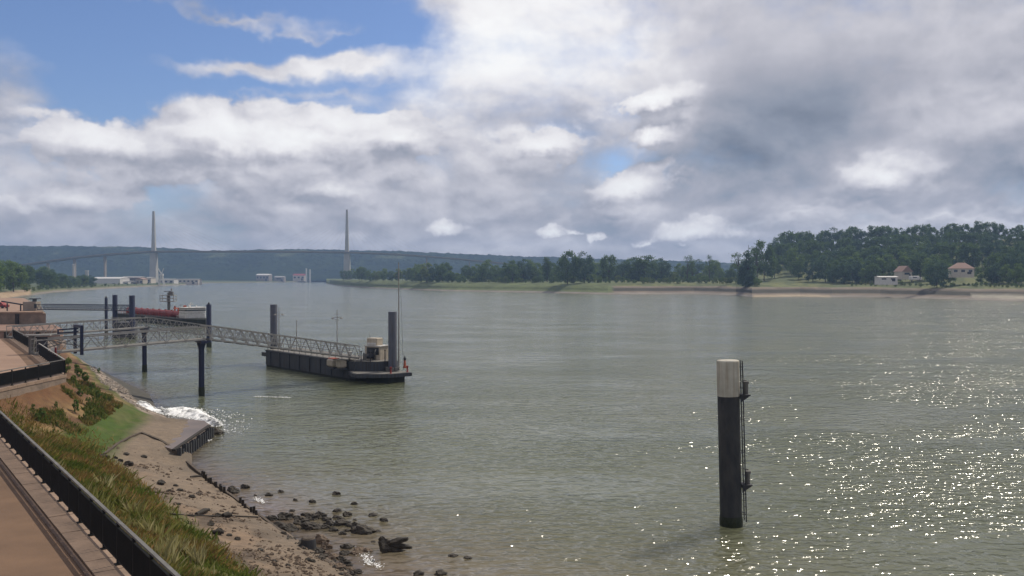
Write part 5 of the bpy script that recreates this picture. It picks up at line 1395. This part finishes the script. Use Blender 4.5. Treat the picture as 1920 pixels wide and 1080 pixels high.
# cable and drift wood
pts = [hit(px, py) + Vector((0, 0, .04)) for px, py in ((236, 935), (262, 949), (290, 958), (320, 965), (355, 968), (400, 969), (440, 969), (486, 971))]
b = MB(); b.path(pts, .035, 6); b.build('cable', M['timber'], None, 'long dark cable lying across the gravel beach towards the edging', 'cable', origin=pts[0])
for pa_, pb_, w_, lab in (((368, 968), (392, 960), .22, 'dark driftwood plank pointing up right beside the cable'), ((418, 970), (434, 970), .25, 'short thick driftwood block lying on the cable'), ((398, 1001), (420, 1004), .18, 'dark driftwood log below the cable on the gravel'), ((357, 897), (378, 897), .12, 'thin driftwood stick beside the first stakes')):
    a_, c_ = hit(*pa_) + Vector((0, 0, .09)), hit(*pb_) + Vector((0, 0, .12)); b = MB(); m_ = (a_ + c_) / 2 + Vector((0, .05, .02))
    b.tube(a_, m_, w_ * .4, w_ * .55, 7); b.tube(m_, c_, w_ * .55, w_ * .3, 7); b.build('driftwood', M['timber'], None, lab, 'driftwood', origin=a_)

# loose small stones: too many to count
ICO = RM[1]
base_v = np.array([v.co[:] for v in rock_mesh(99, .6, 1).vertices]); base_f = np.array([p_.vertices[:] for p_ in rock_mesh(99, .6, 1).polygons])
def scatter(n, tr_, fr_, smin, smax, dens=None, seed=3):
    r = np.random.default_rng(seed); V = []; Fc = []; k = 0
    T_ = r.uniform(*tr_, n); Fr = r.uniform(*fr_, n)
    W_ = fG(T_) + (fS(T_) - fG(T_)) * Fr
    X_ = A0.x + DT.x * T_ + DW.x * W_; Y_ = A0.y + DT.y * T_ + DW.y * W_
    if dens is not None:
        keep = dens(X_, Y_, T_, Fr) > r.random(n); T_, W_, X_, Y_ = T_[keep], W_[keep], X_[keep], Y_[keep]
    Z_ = near_bank_z(T_, W_)
    S_ = smin + (smax - smin) * r.random(len(X_)) ** 3
    for x, y, z, s in zip(X_, Y_, Z_, S_):
        a_ = r.uniform(0, 6.28); ca, sa_ = math.cos(a_), math.sin(a_)
        v = base_v * (s * r.uniform(.7, 1.3), s * r.uniform(.6, 1.1), s * r.uniform(.6, 1.1))
        v = np.stack([v[:, 0] * ca - v[:, 1] * sa_ + x, v[:, 0] * sa_ + v[:, 1] * ca + y, v[:, 2] + z + s * .05], 1)
        V.append(v); Fc.append(base_f + k * len(base_v)); k += 1
    return np.concatenate(V), np.concatenate(Fc)
dn = lambda x, y, t, f: np.clip((fbm(x, y, 3.0, 3, 55) - .30) * 2.6, 0.03, 1) * np.where(t > 30, .25, 1) * np.where(f > .75, .5, 1)
V_, F_ = scatter(6500, (0, 42), (.02, .97), .07, .30, dn, 4)
st = np_mesh('gravel', V_, F_, M['rubble']); tag(st, 'scattered brown stones and rubble covering the middle of the beach', 'rubble', None, 'stuff')
dn2 = lambda x, y, t, f: np.clip((fbm(x, y, 2.0, 3, 65) - .40) * 3, 0.0, 1)
V_, F_ = scatter(2600, (56, 100), (.0, .5), .1, .42, dn2, 5)
st = np_mesh('gravel', V_, F_, M['concrete']); tag(st, 'pale broken stones along the shore under the fixed gangways', 'rubble', None, 'stuff')
r_ = np.random.default_rng(8)
dn3 = lambda x, y, t, f: np.clip((fbm(x, y, 2.0, 3, 75) - .38) * 3, 0, 1)
V_, F_ = scatter(1600, (3, 21), (.9, 1.35), .10, .36, dn3, 6)
V_[:, 2] = np.maximum(V_[:, 2], V_[:, 2] * 0 - .12)
st = np_mesh('gravel', V_, F_, M['rock']); tag(st, 'dark wet stones strewn along the lower water edge', 'rubble', None, 'stuff')

# grass and weeds on the bank
def blades(n, tr_, fr_, hmin, hmax, cols, dens, seed, wid=.035, lean=.35):
    r = np.random.default_rng(seed)
    T_ = r.uniform(*tr_, n); Fr = r.uniform(*fr_, n)
    q_, g_ = fQ(T_) + .1, fG(T_)
    W_ = q_ + (g_ - q_) * Fr
    X_ = A0.x + DT.x * T_ + DW.x * W_; Y_ = A0.y + DT.y * T_ + DW.y * W_
    keep = dens(X_, Y_, T_, Fr) > r.random(n)
    T_, W_, X_, Y_, Fr = T_[keep], W_[keep], X_[keep], Y_[keep], Fr[keep]
    Z_ = near_bank_z(T_, W_); n = len(T_)
    cl = fbm(X_, Y_, 1.3, 3, seed + 1); cc = fbm(X_, Y_, 1.8, 3, seed + 2)
    h = (hmin + (hmax - hmin) * np.clip((cl - .3) * 2.2, 0, 1)) * r.uniform(.5, 1.2, n)
    a_ = r.uniform(0, 2 * math.pi, n); wx, wy = np.cos(a_) * wid * r.uniform(.6, 1.4, n), np.sin(a_) * wid * r.uniform(.6, 1.4, n)
    lx, ly = r.normal(0, lean, n) * h, r.normal(0, lean, n) * h
    V = np.stack([np.stack([X_ - wx, Y_ - wy, Z_ - .05], 1), np.stack([X_ + wx, Y_ + wy, Z_ - .05], 1), np.stack([X_ + lx * .5 + wx * .7, Y_ + ly * .5 + wy * .7, Z_ + h * .6], 1), np.stack([X_ + lx, Y_ + ly, Z_ + h], 1)], 1).reshape(-1, 3)
    cols = np.array(cols); k = np.clip((cc - .32) / .36 + r.normal(0, .16, n), 0, .999) * (len(cols) - 1)
    i0 = k.astype(int); fr = (k - i0)[:, None]; C_ = cols[i0] * (1 - fr) + cols[np.minimum(i0 + 1, len(cols) - 1)] * fr
    C_ = C_ * r.uniform(.7, 1.3, (n, 1))
    return V, np.arange(n * 4).reshape(-1, 4), np.repeat(C_, 4, 0)
m_grass = translucent(mat('grass_blades', (1.15, 1.15, 1.15), (.9, .9, .9), 1.0, .8, attr='bank_colour', spec=.15), .5)
gcols = [(.09, .12, .022), (.15, .165, .035), (.23, .20, .055), (.28, .185, .075), (.22, .125, .05), (.16, .165, .04), (.11, .14, .028)]
dg = lambda x, y, t, f: np.clip((fbm(x, y, 1.6, 3, 81) - .28) * 3.2, .15, 1) * np.clip((1.12 - f) * 3, 0, 1) * np.where(t > 34, np.clip((46 - t) / 12, 0.0, 1), 1)
V_, F_, C_ = blades(130000, (-4, 46), (0, 1.12), .14, .52, gcols, dg, 100, .026, .5)
g_ = np_mesh('grass', V_, F_, m_grass, {'bank_colour': C_}); tag(g_, 'tall green and golden grass on the bank below the long dark railing', 'grass', None, 'stuff')
dg2 = lambda x, y, t, f: np.clip((fbm(x, y, 1.3, 3, 91) - .55) * 7, 0.0, 1) * np.clip((1.0 - f) * 5, 0, 1)
V_, F_, C_ = blades(60000, (42, 76), (0, .75), .12, .45, [(.24, .16, .06), (.17, .15, .05), (.11, .14, .035), (.09, .13, .03), (.28, .20, .09)], dg2, 200, .05)
g_ = np_mesh('dry_grass', V_, F_, m_grass, {'bank_colour': C_}); tag(g_, 'dry tufts of weeds scattered over the brown earth slope', 'weeds', None, 'stuff')
# pale flowering weeds near the fence
dg3 = lambda x, y, t, f: np.clip((fbm(x, y, 1.0, 2, 95) - .58) * 9, 0, 1) * (f < .75)
V_, F_, C_ = blades(26000, (2, 24), (0.05, .8), .35, .85, [(.36, .33, .18), (.30, .27, .12), (.22, .22, .07)], dg3, 300, .03)
g_ = np_mesh('flowering_weeds', V_, F_, m_grass, {'bank_colour': C_}); tag(g_, 'pale straw coloured flowering weeds standing in the green bank grass', 'weeds', None, 'stuff')

for i, (px, py, w) in enumerate([(128, 700, 26), (146, 708, 24), (160, 722, 24), (138, 728, 22), (172, 738, 20), (184, 750, 18), (196, 758, 16), (150, 745, 18), (142, 772, 22), (165, 762, 16), (122, 745, 15), (105, 765, 12), (62, 770, 12), (80, 785, 20), (70, 790, 16),
                                 (160, 790, 14), (178, 785, 12), (205, 755, 12), (108, 800, 8), (118, 776, 9), (185, 700, 10), (110, 690, 22)]):
    p = hit(px, py); s = w * p.y / F * 1.15
    t_ = tree('shrubA' if i % 3 else 'shrubB', (p.x, p.y, p.z - .02), s * 1.05, '', 'bushes on the earth slope, ' + ('upper' if py < 735 else ('middle' if px > 120 else 'left')), ['green bush near the top of the earth slope below the railing corner', 'green bush halfway down the earth slope', 'small low bush on the left part of the earth slope'][0 if py < 735 else (1 if px > 120 else 2)], sx=.62)

# foam where the current breaks over the slipway edge
def foam_band(pts, wid, n, smin, smax, hz_, seed, z0=.03):
    r = np.random.default_rng(seed); P = np.array([G(px, py, .02)[:] for px, py in pts]); wd = np.array(wid)
    wd = wd * .8; seg = np.linalg.norm(np.diff(P, axis=0), axis=1); cum = np.concatenate([[0], np.cumsum(seg)])
    u = r.uniform(0, cum[-1], n); x = np.interp(u, cum, P[:, 0]); y = np.interp(u, cum, P[:, 1]); w = np.interp(u, cum, wd)
    o = r.normal(0, 1, (n, 2)) * w[:, None] * (1, 1.4)
    x, y = x + o[:, 0], y + o[:, 1]; k = np.exp(-((o / w[:, None]) ** 2).sum(1) / 2)
    keep = r.random(n) < (.25 + .75 * fbm(x, y, .8, 3, seed)) * 1.2; x, y, k = x[keep], y[keep], k[keep]; n = len(x)
    z = z0 + hz_ * k * fbm(x, y, .7, 3, seed + 4) * 1.4 + r.uniform(0, .05, n)
    z = z + near_bank_z((x - A0.x) * DT.x + (y - A0.y) * DT.y, (x - A0.x) * DW.x + (y - A0.y) * DW.y).clip(0, 1.2)
    s = r.uniform(smin, smax, n); a_ = r.uniform(0, 6.28, n); tx, ty = r.normal(0, .35, n), r.normal(0, .35, n)
    V = []
    for ang in (0, 1.4, 2.9, 4.5):
        c_, s_ = np.cos(a_ + ang) * s, np.sin(a_ + ang) * s
        V.append(np.stack([x + c_ * 1.3, y + s_ * 1.3, z + c_ * tx + s_ * ty], 1))
    return np.stack(V, 1).reshape(-1, 3), np.arange(n * 4).reshape(-1, 4)
V1, F1 = foam_band([(262, 770), (272, 773), (288, 776), (308, 776), (330, 771), (350, 773), (372, 781), (395, 791), (408, 799)], [.12, .30, .30, .42, .75, .6, .40, .30, .2], 42000, .02, .06, .42, 5)
V2, F2 = foam_band([(385, 770), (410, 780), (440, 800), (415, 815)], [.9, 1.2, 1.2, .8], 500, .02, .05, .05, 6)
V3, F3 = foam_band([(478, 744), (510, 745), (545, 746)], [.12, .10, .12], 500, .02, .05, .03, 7)
V4, F4 = foam_band([(480, 935), (495, 944)], [.10, .08], 260, .012, .03, .02, 8); V5, F5 = foam_band([(683, 1040), (690, 1055), (715, 1064)], [.16, .12, .16], 420, .012, .03, .02, 9); V6, F6 = foam_band([(372, 832), (395, 826)], [.1, .1], 120, .03, .07, .03, 10)
P_ = np.array([G(px, py, .02)[:] for px, py in [(266, 772), (272, 773), (288, 777), (308, 776), (330, 771), (350, 773), (372, 781), (395, 791), (406, 798)]])
uu = np.linspace(0, len(P_) - 1, 260); rx = np.interp(uu, range(len(P_)), P_[:, 0]); ry = np.interp(uu, range(len(P_)), P_[:, 1]); wdd = np.interp(uu, range(len(P_)), [.3, .6, .7, .9, 1.4, 1.2, .8, .6, .3])
cs = np.linspace(-1, 1, 22); RXX = rx[:, None] + cs[None] * wdd[:, None] * .5; RYY = ry[:, None] + cs[None] * wdd[:, None] * 1.5
RZZ = (1 - np.abs(cs[None]) ** 1.5) * (.10 + .55 * fbm(RXX, RYY, .9, 4, 17)) * np.minimum(1, wdd[:, None] * 1.6) - .03 - .10 * (fbm(RXX, RYY, .35, 2, 18) > .56)
RZZ = RZZ + near_bank_z((RXX - A0.x) * DT.x + (RYY - A0.y) * DT.y, (RXX - A0.x) * DW.x + (RYY - A0.y) * DW.y).clip(0, 1.2)
V0, F0 = np.stack([RXX, RYY, RZZ], -1).reshape(-1, 3), grid_faces(260, 22)
VV, FF, k = [], [], 0
for v, f in ((V0, F0), (V1, F1), (V2, F2), (V3, F3), (V4, F4), (V5, F5), (V6, F6)):
    VV.append(v); FF.append(f + k); k += len(v)
fo = np_mesh('foam', np.concatenate(VV), np.concatenate(FF), M['foam']); tag(fo, 'white foam where the current breaks over the far edge of the slipway', 'foam', None, 'stuff')
